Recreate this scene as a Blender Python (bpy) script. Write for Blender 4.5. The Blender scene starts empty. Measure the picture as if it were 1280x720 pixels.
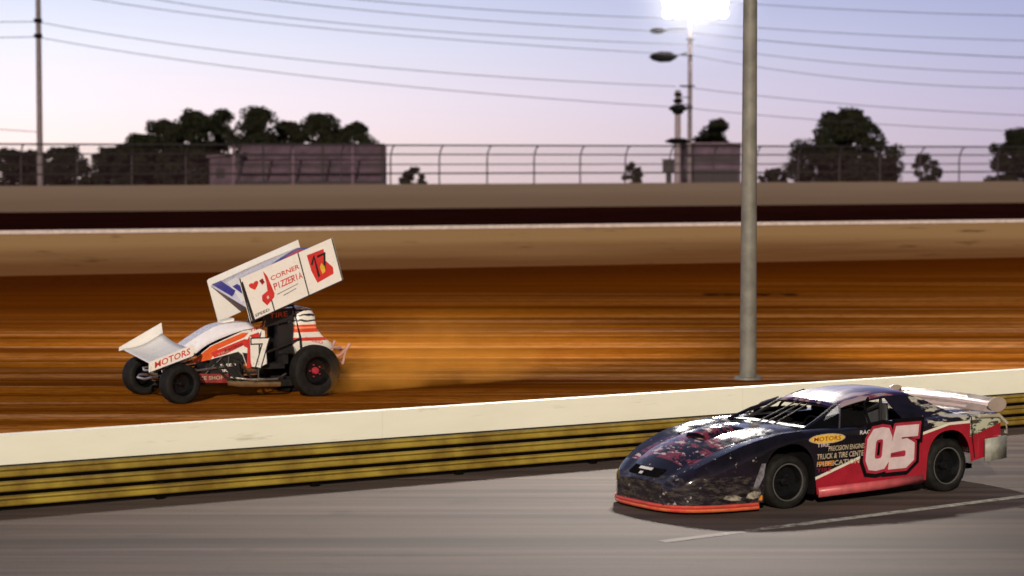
import bpy, bmesh, math, random
from mathutils import Vector, Matrix
random.seed(7)
S = bpy.context.scene
COL = S.collection
R = math.radians

# ------------------------------------------------------------------ camera geometry
F, CAMH = 2840.0, 4.33
PITCH = math.atan(160 / F)
def at(px, py, d=None, z=0.0):
    """world point on a pixel's ray, at height z or at forward distance d"""
    x, y = (px - 640) / F, -(py - 360) / F
    c, s = math.cos(PITCH), math.sin(PITCH)
    r = (x, c + y * s, -s + y * c)
    t = (z - CAMH) / r[2] if d is None else d / r[1]
    return Vector((r[0] * t, r[1] * t, CAMH + r[2] * t))

# ------------------------------------------------------------------ materials
def lin(r, g, b):
    f = lambda v: (v / 255) / 12.92 if v <= 10 else ((v / 255 + 0.055) / 1.055) ** 2.4
    return (f(r), f(g), f(b))
def rgba(c): return (c[0], c[1], c[2], 1.0)
class NT:
    def __init__(s, name):
        s.m = bpy.data.materials.new(name); s.m.use_nodes = True
        s.t = s.m.node_tree; s.n = s.t.nodes; s.l = s.t.links
        s.b = s.n['Principled BSDF']
    def node(s, typ, **kw):
        n = s.n.new(typ)
        for k, v in kw.items(): setattr(n, k, v)
        return n
    def link(s, a, b): s.l.new(a, b)
    def setv(s, **kw):
        for k, v in kw.items():
            s.b.inputs[k.replace('_', ' ')].default_value = v
    def coord(s, rotz=0.0, scale=(1, 1, 1), loc=(0, 0, 0), kind='Object'):
        tc = s.node('ShaderNodeTexCoord')
        mp = s.node('ShaderNodeMapping')
        mp.inputs['Rotation'].default_value = (0, 0, rotz)
        mp.inputs['Scale'].default_value = scale
        mp.inputs['Location'].default_value = loc
        s.link(tc.outputs[kind], mp.inputs['Vector'])
        return mp.outputs[0]
    def noise(s, vec, scale, detail=4, rough=0.55):
        n = s.node('ShaderNodeTexNoise')
        n.inputs['Scale'].default_value = scale
        n.inputs['Detail'].default_value = detail
        n.inputs['Roughness'].default_value = rough
        if vec is not None: s.link(vec, n.inputs['Vector'])
        return n.outputs['Fac']
    def ramp(s, fac, stops, mode='LINEAR'):
        r = s.node('ShaderNodeValToRGB'); e = r.color_ramp.elements
        r.color_ramp.interpolation = mode
        while len(e) < len(stops): e.new(0.5)
        for k, (p, c) in enumerate(stops):
            e[k].position = p
            e[k].color = rgba(c) if hasattr(c, '__len__') else (c, c, c, 1)
        s.link(fac, r.inputs[0]); return r.outputs[0]
    def mix(s, fac, a, b, blend='MIX'):
        m = s.node('ShaderNodeMix', data_type='RGBA', blend_type=blend)
        for sock, v in ((m.inputs[0], fac), (m.inputs[6], a), (m.inputs[7], b)):
            if isinstance(v, (int, float)): sock.default_value = v
            elif isinstance(v, tuple): sock.default_value = rgba(v)
            else: s.link(v, sock)
        return m.outputs[2]
    def math(s, op, a, b=0.0, c=0.0):
        m = s.node('ShaderNodeMath', operation=op)
        for k, v in enumerate((a, b, c)):
            if isinstance(v, (int, float)): m.inputs[k].default_value = v
            else: s.link(v, m.inputs[k])
        return m.outputs[0]
    def sep(s, vec):
        n = s.node('ShaderNodeSeparateXYZ'); s.link(vec, n.inputs[0]); return n.outputs
    def base(s, sock): s.link(sock, s.b.inputs['Base Color'])
    def bump(s, h, strength=0.3, dist=0.02):
        b = s.node('ShaderNodeBump'); b.inputs['Strength'].default_value = strength
        b.inputs['Distance'].default_value = dist
        s.link(h, b.inputs['Height']); s.link(b.outputs[0], s.b.inputs['Normal'])

def plain(name, c, rough=0.5, metal=0.0, var=0.25, scale=6.0, coat=0.0, tint=None, bump=0.0):
    """one colour broken up by worn, dusty patches"""
    t = NT(name); v = t.coord()
    n = t.noise(v, scale, 6, 0.6)
    c2 = tint or tuple(x * (1 - var) for x in c)
    t.base(t.mix(t.ramp(n, [(0.38, 0.0), (0.62, 1.0)]), c, c2))
    rr = t.ramp(t.noise(v, scale * 2.3, 4), [(0.3, max(rough - 0.1, 0.03)), (0.7, min(rough + 0.12, 1))])
    t.link(rr, t.b.inputs['Roughness'])
    t.setv(Metallic=metal, Coat_Weight=coat, Coat_Roughness=0.08)
    if bump: t.bump(n, bump, 0.02)
    return t.m
def emit(name, c, strength):
    t = NT(name); t.setv(Base_Color=rgba(c), Emission_Color=rgba(c), Emission_Strength=strength); return t.m

TRK = R(31.0)                        # direction of the straight: along (cos, sin)
U = Vector((math.cos(TRK), math.sin(TRK), 0)); N = Vector((math.sin(TRK), -math.cos(TRK), 0))

def m_asphalt():
    t = NT('worn_asphalt')
    v = t.coord(-TRK, (0.12, 1, 1)); tc = t.coord(0, (1, 1, 1))
    streak = t.noise(t.coord(-TRK, (0.035, 1.0, 1)), 2.6, 7, 0.62)
    wide = t.noise(t.coord(-TRK, (0.02, 1.0, 1)), 0.55, 4, 0.5)
    grain = t.noise(tc, 55, 3, 0.7)
    patch = t.noise(tc, 0.35, 4)
    c = t.mix(t.ramp(streak, [(0.32, 0.0), (0.68, 1.0)]), lin(46, 38, 34), lin(124, 106, 98))
    c = t.mix(t.ramp(wide, [(0.40, 0.0), (0.60, 0.75)]), c, lin(100, 85, 77))
    c = t.mix(t.ramp(patch, [(0.45, 0.0), (0.7, 0.4)]), c, lin(106, 90, 78))
    rub = t.noise(t.coord(-TRK, (0.012, 1.0, 1), (0, 3.3, 0)), 1.7, 3, 0.45)
    c = t.mix(t.ramp(rub, [(0.54, 0.0), (0.64, 0.75)]), c, lin(68, 57, 52))
    vo = t.node('ShaderNodeTexVoronoi', feature='DISTANCE_TO_EDGE'); vo.inputs['Scale'].default_value = .33
    wn = t.node('ShaderNodeTexNoise'); wn.inputs['Scale'].default_value = 1.3; wn.inputs['Detail'].default_value = 5
    t.link(tc, wn.inputs['Vector']); t.link(t.mix(.25, tc, wn.outputs['Color']), vo.inputs['Vector'])
    crack = t.math('MULTIPLY', t.math('LESS_THAN', vo.outputs['Distance'], .006), t.ramp(patch, [(.5, 0.), (.56, .6)]))
    oil = t.noise(tc, 1.1, 5, .6)
    c = t.mix(t.ramp(oil, [(.60, 0.), (.72, .4)]), c, lin(58, 50, 46))
    speck = t.noise(tc, 140, 2, .6)
    c = t.mix(t.ramp(speck, [(.60, 0.), (.72, .5)]), c, lin(168, 156, 146))
    c = t.mix(t.ramp(grain, [(0.34, 0.55), (0.6, 0.0)]), c, lin(46, 40, 38))
    t.base(c); t.setv(Roughness=0.82, Specular_IOR_Level=0.25)
    t.bump(grain, 0.35, 0.01)
    return t.m

def m_dirt(v_near, v_far):
    """clay track: graded along the straight, wet dark cushion up by the wall"""
    t = NT('clay_dirt')
    raw = t.coord(-TRK, (1, 1, 1))
    xyz = t.sep(raw)
    pos = t.node('ShaderNodeMapRange')
    t.link(xyz[1], pos.inputs[0]); pos.inputs[1].default_value = v_near; pos.inputs[2].default_value = v_far
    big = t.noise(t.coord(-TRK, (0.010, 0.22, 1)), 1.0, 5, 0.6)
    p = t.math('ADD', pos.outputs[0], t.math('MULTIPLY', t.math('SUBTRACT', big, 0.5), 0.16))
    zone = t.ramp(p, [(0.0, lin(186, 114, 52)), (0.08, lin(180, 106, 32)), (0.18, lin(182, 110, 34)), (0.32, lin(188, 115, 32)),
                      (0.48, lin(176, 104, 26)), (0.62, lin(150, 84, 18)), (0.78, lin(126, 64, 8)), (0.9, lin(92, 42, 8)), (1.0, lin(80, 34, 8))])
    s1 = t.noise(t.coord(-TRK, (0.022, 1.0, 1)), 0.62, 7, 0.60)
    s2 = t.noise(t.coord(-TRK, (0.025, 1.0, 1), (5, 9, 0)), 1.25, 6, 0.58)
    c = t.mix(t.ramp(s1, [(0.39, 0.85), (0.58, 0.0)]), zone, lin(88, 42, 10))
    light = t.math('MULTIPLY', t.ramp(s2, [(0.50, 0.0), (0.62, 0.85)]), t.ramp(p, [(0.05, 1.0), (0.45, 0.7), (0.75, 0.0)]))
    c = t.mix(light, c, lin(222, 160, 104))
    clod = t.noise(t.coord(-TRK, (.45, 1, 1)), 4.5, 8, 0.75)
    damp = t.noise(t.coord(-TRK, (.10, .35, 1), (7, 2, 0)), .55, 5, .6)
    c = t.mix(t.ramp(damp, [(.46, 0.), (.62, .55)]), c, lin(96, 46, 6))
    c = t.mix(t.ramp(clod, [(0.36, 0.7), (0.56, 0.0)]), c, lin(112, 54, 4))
    t.base(c); t.setv(Roughness=0.9, Specular_IOR_Level=0.0)
    h = t.math('ADD', t.math('MULTIPLY', s1, 1.2), t.math('ADD', t.math('MULTIPLY', s2, 0.6), t.math('MULTIPLY', clod, 0.6)))
    t.bump(h, 0.7, 0.12)
    return t.m

def m_wall(name, c_top, c_low, zlow, zhigh, ang, marks):
    t = NT(name)
    z = t.sep(t.coord())[2]
    along = t.noise(t.coord(-ang, (0.02, 1, 0.9)), 2.0, 7, 0.62)
    g = t.node('ShaderNodeMapRange'); t.link(z, g.inputs[0]); g.inputs[1].default_value = zlow; g.inputs[2].default_value = zhigh
    f = t.math('ADD', g.outputs[0], t.math('MULTIPLY', t.math('SUBTRACT', along, 0.5), 1.1))
    c = t.mix(t.ramp(f, [(0.15, 0.0), (0.75, 1.0)]), c_low, c_top)
    sp = t.noise(t.coord(-ang, (0.12, 1, 1.4), (3, 1, 0)), 3.0, 5, 0.6)
    c = t.mix(t.ramp(sp, [(0.62, 0.0), (0.72, marks)]), c, tuple(x * 0.35 for x in c_low))
    t.base(c); t.setv(Roughness=0.85, Specular_IOR_Level=0.2)
    t.bump(sp, 0.15, 0.02)
    return t.m

# ------------------------------------------------------------------ mesh builder
class MB:
    def __init__(s): s.v = []; s.f = []; s.m = []; s.T = None
    def add(s, vs, fs, mi=0):
        o = len(s.v)
        s.v += [tuple(s.T @ Vector(v)) if s.T is not None else tuple(v) for v in vs]
        s.f += [tuple(o + i for i in f) for f in fs]; s.m += [mi] * len(fs); return s
    def box(s, c, d, mi=0, M=None):
        hx, hy, hz = d[0] / 2, d[1] / 2, d[2] / 2
        vs = [Vector((x, y, z)) for x in (-hx, hx) for y in (-hy, hy) for z in (-hz, hz)]
        if M is not None: vs = [M @ v for v in vs]
        vs = [v + Vector(c) for v in vs]
        return s.add(vs, [(0, 1, 3, 2), (4, 6, 7, 5), (0, 4, 5, 1), (2, 3, 7, 6), (0, 2, 6, 4), (1, 5, 7, 3)], mi)
    def cyl(s, a, b, r0, r1=None, n=10, mi=0, cap=True):
        a, b = Vector(a), Vector(b); r1 = r0 if r1 is None else r1
        q = (b - a).to_track_quat('Z', 'Y'); vs = []
        for p, r in ((a, r0), (b, r1)):
            vs += [p + q @ Vector((r * math.cos(2 * math.pi * k / n), r * math.sin(2 * math.pi * k / n), 0)) for k in range(n)]
        fs = [(k, (k + 1) % n, n + (k + 1) % n, n + k) for k in range(n)]
        if cap: fs += [tuple(range(n - 1, -1, -1)), tuple(range(n, 2 * n))]
        return s.add(vs, fs, mi)
    def tube(s, pts, r, n=8, mi=0):
        pts = [Vector(p) for p in pts]; vs = []; L = len(pts)
        rs = r if hasattr(r, '__len__') else [r] * L
        for i, p in enumerate(pts):
            d = (pts[min(i + 1, L - 1)] - pts[max(i - 1, 0)]).normalized()
            up = Vector((0, 0, 1)) if abs(d.z) < 0.95 else Vector((1, 0, 0))
            a = d.cross(up).normalized(); b = a.cross(d)
            vs += [p + (a * math.cos(2 * math.pi * k / n) + b * math.sin(2 * math.pi * k / n)) * rs[i] for k in range(n)]
        fs = [(i * n + k, i * n + (k + 1) % n, (i + 1) * n + (k + 1) % n, (i + 1) * n + k) for i in range(L - 1) for k in range(n)]
        fs += [tuple(range(n - 1, -1, -1)), tuple(range((L - 1) * n, L * n))]
        return s.add(vs, fs, mi)
    def lathe_y(s, prof, n=40, mi=0):
        """prof = [(y, r)] turned about the Y axis"""
        vs = [(r * math.cos(2 * math.pi * k / n), y, r * math.sin(2 * math.pi * k / n)) for y, r in prof for k in range(n)]
        fs = [(i * n + k, i * n + (k + 1) % n, (i + 1) * n + (k + 1) % n, (i + 1) * n + k) for i in range(len(prof) - 1) for k in range(n)]
        return s.add(vs, fs, mi)
    def grid(s, rows, mi=0, closed=False):
        n = len(rows[0]); vs = [p for r in rows for p in r]
        fs = [(i * n + k, i * n + (k + 1) % n, (i + 1) * n + (k + 1) % n, (i + 1) * n + k)
              for i in range(len(rows) - 1) for k in range(n if closed else n - 1)]
        return s.add(vs, fs, mi)
    def plate(s, poly, thick, axis=Vector((0, 1, 0)), mi=0):
        """planar polygon given thickness along axis (centred)"""
        a = Vector(axis).normalized() * thick / 2; n = len(poly)
        vs = [Vector(p) + a for p in poly] + [Vector(p) - a for p in poly]
        fs = [tuple(range(n)), tuple(range(2 * n - 1, n - 1, -1))] + [(k, n + k, n + (k + 1) % n, (k + 1) % n) for k in range(n)]
        return s.add(vs, fs, mi)
    def build(s, name, mats, parent=None, smooth=False, fix=True, angle=35):
        me = bpy.data.meshes.new(name); me.from_pydata(s.v, [], s.f)
        mats = mats if isinstance(mats, (list, tuple)) else [mats]
        for m in mats: me.materials.append(m)
        for p, mi in zip(me.polygons, s.m): p.material_index = mi
        if fix:
            bm = bmesh.new(); bm.from_mesh(me); bmesh.ops.recalc_face_normals(bm, faces=bm.faces); bm.to_mesh(me); bm.free()
        if smooth:
            for p in me.polygons: p.use_smooth = True
            try: me.set_sharp_from_angle(angle=R(angle))
            except Exception: pass
        o = bpy.data.objects.new(name, me); COL.objects.link(o)
        if parent is not None: o.parent = parent
        return o

def tag(o, label=None, cat=None, group=None, kind=None):
    for k, v in (('label', label), ('category', cat), ('group', group), ('kind', kind)):
        if v: o[k] = v
    return o
def thing(name, loc, rz, label, cat, group=None):
    o = bpy.data.objects.new(name, None); COL.objects.link(o)
    o.location = loc; o.rotation_euler = (0, 0, rz); o.empty_display_size = 0.3
    return tag(o, label, cat, group)
def spline(keys, x):
    """smooth interpolation through sorted (x, value) keys"""
    if x <= keys[0][0]: return keys[0][1]
    if x >= keys[-1][0]: return keys[-1][1]
    for i in range(len(keys) - 1):
        if keys[i][0] <= x <= keys[i + 1][0]:
            x0, y0 = keys[i]; x1, y1 = keys[i + 1]; h = x1 - x0; t = (x - x0) / h
            m0 = (y1 - keys[i - 1][1]) / (x1 - keys[i - 1][0]) if i > 0 else (y1 - y0) / h
            m1 = (keys[i + 2][1] - y0) / (keys[i + 2][0] - x0) if i + 2 < len(keys) else (y1 - y0) / h
            return ((2*t**3-3*t*t+1)*y0 + (t**3-2*t*t+t)*h*m0 + (-2*t**3+3*t*t)*y1 + (t**3-t*t)*h*m1)
def stroke(pts, w, closed=False):
    """flat ribbon of width w along a 2-D polyline with mitred corners -> quads of 2-D points"""
    P = [Vector((p[0], p[1])) for p in pts]; n = len(P); L = []; Rr = []
    for i, p in enumerate(P):
        if closed: a, b = P[i - 1], P[(i + 1) % n]
        else: a, b = P[max(i - 1, 0)], P[min(i + 1, n - 1)]
        d0 = (p - a).normalized() if (p - a).length > 1e-6 else (b - p).normalized()
        d1 = (b - p).normalized() if (b - p).length > 1e-6 else d0
        e = 0
        if not closed and i == 0: e = -w / 2 ; d0 = d1
        if not closed and i == n - 1: e = w / 2 ; d1 = d0
        nn = Vector((-(d0 + d1).y, (d0 + d1).x)).normalized()
        k = max(nn.dot(Vector((-d0.y, d0.x))), 0.5)
        L.append(p + nn * (w / 2 / k) + d0 * e); Rr.append(p - nn * (w / 2 / k) + d0 * e)
    idx = range(n) if closed else range(n - 1)
    return [(L[i], Rr[i], Rr[(i + 1) % n], L[(i + 1) % n]) for i in idx]
WORDS = {12: 'PRECISION ENGINES', 14: 'TRUCK & TIRE CENTER', 10: 'FABRICATION', 7: 'MOTORS', 6: 'RACING', 5: 'SPEED', 4: 'TIRE', 8: 'RACE SHOP'}
def glyphs(width, height, count, rnd=None, th=0.0, word=None):
    """a line of sponsor lettering as flat polygons fitted to width x height"""
    cu = bpy.data.curves.new('lettering', 'FONT'); cu.body = word or WORDS[count]; cu.offset = 0.012; cu.resolution_u = 2
    ob = bpy.data.objects.new('lettering', cu); COL.objects.link(ob)
    me = bpy.data.meshes.new_from_object(ob)
    vs = [v.co.copy() for v in me.vertices]; pl = [tuple(p.vertices) for p in me.polygons]
    bpy.data.objects.remove(ob); bpy.data.curves.remove(cu); bpy.data.meshes.remove(me)
    x0, x1 = min(v.x for v in vs), max(v.x for v in vs); y0, y1 = min(v.y for v in vs), max(v.y for v in vs)
    f = lambda v: Vector(((v.x - x0) / (x1 - x0) * width, (v.y - y0) / (y1 - y0) * height))
    return [tuple(f(vs[i]) for i in p) for p in pl]
GLY = {'P': [[(0, 0), (0, 1), (.65, 1), (.7, .55), (.15, .5)]], 'I': [[(.3, 0), (.3, 1)]], 'Z': [[(0, 1), (.7, 1), (0, 0), (.7, 0)]],
       'E': [[(.7, 1), (0, 1), (0, 0), (.7, 0)], [(.25, .5), (.55, .5)]], 'R': [[(0, 0), (0, 1), (.65, 1), (.65, .55), (.15, .5)], [(.3, .3), (.65, 0)]],
       'A': [[(0, 0), (.35, 1), (.7, 0)], [(.25, .3), (.45, .3)]]}

# ------------------------------------------------------------------ world, sun, camera
SUN_EL, SUN_AZ = R(19), R(186)
def make_world():
    w = bpy.data.worlds.new('World'); S.world = w; w.use_nodes = True
    n, l = w.node_tree.nodes, w.node_tree.links
    for x in list(n): n.remove(x)
    out = n.new('ShaderNodeOutputWorld'); add = n.new('ShaderNodeAddShader')
    b1, b2 = n.new('ShaderNodeBackground'), n.new('ShaderNodeBackground')
    sky = n.new('ShaderNodeTexSky'); sky.sky_type = 'NISHITA'; sky.sun_disc = False
    sky.sun_elevation = SUN_EL; sky.sun_rotation = SUN_AZ; sky.air_density = 1.2; sky.dust_density = 2.0
    l.new(sky.outputs[0], b1.inputs[0]); b1.inputs[1].default_value = 0.05
    tint = n.new('ShaderNodeMix'); tint.data_type = 'RGBA'; tint.blend_type = 'MULTIPLY'; tint.inputs[0].default_value = 1
    l.new(sky.outputs[0], tint.inputs[6]); tint.inputs[7].default_value = (0.30, 0.24, 0.22, 1)
    l.new(tint.outputs[2], b1.inputs[0])
    tc = n.new('ShaderNodeTexCoord'); sp = n.new('ShaderNodeSeparateXYZ'); l.new(tc.outputs['Generated'], sp.inputs[0])
    r = n.new('ShaderNodeValToRGB'); e = r.color_ramp.elements
    stops = SKY_STOPS
    while len(e) < len(stops): e.new(0.5)
    for k, (p, c) in enumerate(stops): e[k].position = p; e[k].color = rgba(c)
    mr = n.new('ShaderNodeMapRange'); mr.inputs[1].default_value = -0.02; mr.inputs[2].default_value = 0.48
    l.new(sp.outputs[2], mr.inputs[0]); l.new(mr.outputs[0], r.inputs[0])
    # afterglow to the left of the view, deeper dusk to the right and behind
    g = n.new('ShaderNodeValToRGB'); e = g.color_ramp.elements
    st = SKY_AZ
    while len(e) < len(st): e.new(0.5)
    for k, (p, c) in enumerate(st): e[k].position = p; e[k].color = rgba(c)
    m2 = n.new('ShaderNodeMapRange'); m2.inputs[1].default_value = -1; m2.inputs[2].default_value = 1
    vm = n.new('ShaderNodeVectorMath'); vm.operation = 'DOT_PRODUCT'
    l.new(tc.outputs['Generated'], vm.inputs[0]); vm.inputs[1].default_value = (-0.82, 0.57, 0)   # towards the afterglow
    l.new(vm.outputs['Value'], m2.inputs[0]); l.new(m2.outputs[0], g.inputs[0])
    mul = n.new('ShaderNodeMix'); mul.data_type = 'RGBA'; mul.blend_type = 'MULTIPLY'; mul.inputs[0].default_value = 1
    l.new(r.outputs[0], mul.inputs[6]); l.new(g.outputs[0], mul.inputs[7])
    l.new(mul.outputs[2], b2.inputs[0]); b2.inputs[1].default_value = 1.08
    l.new(b1.outputs[0], add.inputs[0]); l.new(b2.outputs[0], add.inputs[1]); l.new(add.outputs[0], out.inputs[0])
SKY_STOPS = [(0.0, (0.86, 0.66, 0.66)), (0.05, (0.86, 0.70, 0.72)), (0.09, (0.80, 0.71, 0.81)), (0.14, (0.66, 0.67, 0.84)), (0.20, (0.48, 0.53, 0.76)),
             (0.34, (0.30, 0.34, 0.58)), (1.0, (0.10, 0.11, 0.20))]
SKY_AZ = [(0.0, (0.16, 0.145, 0.14)), (0.45, (0.26, 0.25, 0.28)), (0.69, (0.60, 0.62, 0.76)), (0.76, (0.80, 0.81, 0.88)), (0.86, (1.20, 1.20, 1.12)), (1.0, (1.5, 1.4, 1.2))]
make_world()

sl = bpy.data.lights.new('sun', 'SUN'); sl.energy = 3.4; sl.angle = R(0.5); sl.color = (1.0, 0.90, 0.74)
so = bpy.data.objects.new('sun', sl); COL.objects.link(so)
sd = Vector((math.sin(SUN_AZ) * math.cos(SUN_EL), math.cos(SUN_AZ) * math.cos(SUN_EL), math.sin(SUN_EL)))
so.rotation_euler = sd.to_track_quat('Z', 'Y').to_euler()

cam = bpy.data.cameras.new('camera'); co = bpy.data.objects.new('camera', cam); COL.objects.link(co)
co.location = (0, 0, CAMH); co.rotation_euler = (math.pi / 2 - PITCH, 0, 0)
cam.sensor_width = 36; cam.lens = F / 1280 * 36; cam.clip_end = 5000; cam.clip_start = 0.5
cam.dof.use_dof = True; cam.dof.focus_distance = 34; cam.dof.aperture_fstop = 1.25
S.camera = co
S.view_settings.view_transform = 'Standard'; S.view_settings.look = 'None'
S.view_settings.exposure = 0.0; S.view_settings.gamma = 1; S.view_settings.use_curve_mapping = False
S.render.engine = 'CYCLES'
S.cycles.use_denoising = True
S.cycles.max_bounces = 8
S.cycles.volume_step_rate = 2.0

# ------------------------------------------------------------------ ground
A0 = at(0, 642); B0 = at(1280, 535)
base0 = (A0 + B0) / 2
def onN(p): return p.dot(N)                                  # distance towards the camera side
bar = onN(base0)                                             # the barrier line
def along(u, dn, z=0):
    """point u metres along the barrier and dn metres towards the camera from it"""
    p = base0 + U * u + N * dn; return Vector((p.x, p.y, z))
def sheet(name, corners, mat, kind='structure', nx=1, ny=1):
    a, b, c, d = [Vector(p) for p in corners]
    rows = [[(a.lerp(b, i / nx)).lerp(d.lerp(c, i / nx), j / ny) for i in range(nx + 1)] for j in range(ny + 1)]
    o = MB().grid(rows).build(name, mat); o['kind'] = kind
    if o.data.polygons[0].normal.z < 0: o.data.flip_normals()
    return o
gm = MB().grid([[(x, y, z) for x in (-2200, -600, 0, 600, 2200)] for y, z in ((-200, -.03), (120, -.03), (300, -.03), (420, -3.2), (900, -16), (4200, -95))]).build('ground', plain('dry_ground', (0.07, 0.05, 0.03), 0.95, var=0.4, scale=0.4)); gm['kind'] = 'structure'
sheet('asphalt_track', [along(-70, 45), along(70, 45), along(70, -0.9), along(-70, -0.9)], m_asphalt())
W1A, W1B = at(-40, 346), at(1320, 321)                       # foot of the tan outer wall
W1U = (W1B - W1A).normalized(); W1N = Vector((W1U.y, -W1U.x, 0))
vb = (base0).dot(Vector((-math.sin(TRK), math.cos(TRK), 0)))
w1m = (W1A + W1B) / 2
vf = w1m.dot(Vector((-math.sin(TRK), math.cos(TRK), 0)))
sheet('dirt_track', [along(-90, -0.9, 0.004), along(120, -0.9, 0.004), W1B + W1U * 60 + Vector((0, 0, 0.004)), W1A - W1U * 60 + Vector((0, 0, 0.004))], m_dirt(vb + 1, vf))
lp, lq = at(886, 670), at(1276, 621)
ld = (lq - lp).normalized(); ln = Vector((ld.y, -ld.x, 0)) * 0.08
t = NT('worn_white_paint'); k = t.noise(t.coord(), 9, 6, 0.7)
fx_ = t.math('DIVIDE', t.math('SUBTRACT', t.sep(t.coord())[0], lp.x - 0.6), 2.2)
k = t.math('ADD', k, t.math('MULTIPLY', t.math('SUBTRACT', t.math('MINIMUM', fx_, 1.0), 1.0), .34))
t.base(t.mix(t.ramp(k, [(0.34, 0.0), (0.56, 1.0)]), lin(98, 84, 77), (0.60, 0.60, 0.50))); t.setv(Roughness=0.8)
lp2, lq2 = lp - ld * 0.7, lq + ld * 14
z4 = Vector((0, 0, 0.004))
sheet('painted_track_line', [lp2 + ln + z4, lq2 + ln + z4, lq2 - ln + z4, lp2 - ln + z4], t.m)

# ------------------------------------------------------------------ guard rail + white wall
m_yel = plain('yellow_paint', lin(156, 134, 50), 0.6, var=0.4, scale=1.6, tint=lin(116, 92, 28), bump=0.1)
m_steel = plain('dark_steel', (0.006, 0.005, 0.004), 0.9, var=0.5); m_steel.node_tree.nodes['Principled BSDF'].inputs['Specular IOR Level'].default_value = 0.0
gr = thing('guard_rail', along(0, 0), TRK, 'low yellow three-beam guard rail running in front of the white wall', 'guard rail')
def rail(zc, h):
    prof = [(0.0, -h/2), (0.035, -h/2 + 0.012), (0.045, -h*0.30), (0.012, -h*0.06), (0.012, h*0.06), (0.05, h*0.26), (0.04, h/2 - 0.012), (0.0, h/2)]
    m = MB(); rows = []
    for x in [k * 2.0 - 36 for k in range(41)]:
        rows.append([(x, -p[0], zc + p[1]) for p in prof] + [(x, 0.012, zc + h/2), (x, 0.012, zc - h/2)])
    return m.grid(rows, closed=True).build('rail_beam', m_yel, gr, smooth=True)
for zc in (0.135, 0.315, 0.495): rail(zc, 0.135)
for k in range(33):
    MB().box((k * 2.2 - 35, 0.055, 0.27), (0.10, 0.082, 0.56)).build('rail_post', m_steel, gr)
t = NT('whitewashed_concrete')
nz = t.noise(t.coord(0, (0.25, 1, 1)), 2.2, 6, 0.6); gz = t.sep(t.coord())[2]
c = t.mix(t.ramp(nz, [(0.4, 0.0), (0.75, 0.35)]), (0.80, 0.78, 0.66), (0.62, 0.58, 0.46))
gx = t.sep(t.coord())[0]
jt = t.math('LESS_THAN', t.math('ABSOLUTE', t.math('SUBTRACT', t.math('FRACT', t.math('MULTIPLY', gx, 1/6.1)), .5)), .0018)
c = t.mix(t.math('MULTIPLY', jt, .10), c, (.30, .27, .2))
sc_ = t.noise(t.coord(0, (.22, 1, 1.6), (2, 0, 4)), 5, 6, .6)
c = t.mix(t.ramp(sc_, [(.61, 0.), (.72, .38)]), c, (.26, .22, .16))
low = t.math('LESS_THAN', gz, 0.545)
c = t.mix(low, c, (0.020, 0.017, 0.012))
t.base(c); t.setv(Roughness=0.75)
wl = thing('white_wall', along(0, -0.30), TRK, 'long low white concrete wall behind the yellow guard rail', 'wall')
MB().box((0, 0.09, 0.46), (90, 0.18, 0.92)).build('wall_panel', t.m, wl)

# ------------------------------------------------------------------ outer walls
m_soil = plain('dark_wet_soil', lin(44, 18, 14), 0.95, var=0.4, scale=0.15)
m_soil.node_tree.nodes['Principled BSDF'].inputs['Specular IOR Level'].default_value = 0.0
def longwall(name, label, a, b, h, th, mat, cap=None):
    u = (b - a).normalized(); L = (b - a).length; ang = math.atan2(u.y, u.x)
    o = thing(name, a, ang, label, 'wall')
    MB().box((L / 2, th / 2, h / 2), (L + 120, th, h)).build('wall_panel', mat, o)
    if cap: MB().box((L / 2, th / 2, h + 0.07), (L + 120, th + 0.12, 0.14)).build('coping', cap, o)
    return o
m_w1 = m_wall('mud_splashed_concrete', lin(134, 106, 74), lin(94, 62, 34), 0.15, 1.5, math.atan2(W1U.y, W1U.x), 0.7)
longwall('outer_wall', 'tan mud-stained concrete wall with a pale top edge along the dirt track', W1A, W1B, 1.56, 0.35, m_w1, plain('pale_coping', (0.62, 0.50, 0.46), 0.7))
G0, G1 = at(-40, 266), at(1320, 253)
m_w2 = m_wall('grey_concrete', lin(112, 95, 85), lin(102, 84, 73), 0.2, 2.4, 0.0, 0.12)
GU = (G1 - G0).normalized(); GN = Vector((GU.y, -GU.x, 0)); GL = (G1 - G0).length
GD = (G0 + G1) / 2
gh = CAMH - (GD - Vector((0, 0, 0))).y * (229 - 200) / F
longwall('grey_wall', 'plain grey concrete wall in the distance below the catch fence', G0, G1, gh, 0.5, m_w2)
sheet('dark_back_straight', [W1A - W1U * 60 - W1N * 0.36 + z4, W1B + W1U * 60 - W1N * 0.36 + z4, G1 + GU * 60 + z4, G0 - GU * 60 + z4], m_soil)

# ------------------------------------------------------------------ catch fence on the grey wall
m_gal = plain('galvanised_post', (0.035, 0.022, 0.028), 0.7)
m_cable = plain('dark_cable', (0.016, 0.010, 0.013), 0.8)
t = NT('chain_link'); tr = t.node('ShaderNodeBsdfTransparent'); mx = t.node('ShaderNodeMixShader')
cc = t.coord(kind='Object'); w1 = t.node('ShaderNodeTexWave', wave_type='BANDS', bands_direction='DIAGONAL'); w1.inputs['Scale'].default_value = 2.5
t.link(cc, w1.inputs['Vector'])
t.setv(Base_Color=(0.075, 0.042, 0.055, 1), Roughness=0.9, Specular_IOR_Level=0.0)
t.link(t.ramp(w1.outputs['Fac'], [(0.0, 0.10), (0.8, 0.14), (1.0, 0.30)]), mx.inputs[0])
t.link(tr.outputs[0], mx.inputs[1]); t.link(t.b.outputs[0], mx.inputs[2]); t.link(mx.outputs[0], t.n['Material Output'].inputs[0])
m_link = t.m
FG = thing('catch_fence', G0 + Vector((0, 0, gh)), math.atan2(GU.y, GU.x), 'tall see-through catch fence with curved posts on top of the grey wall', 'fence')
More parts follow.
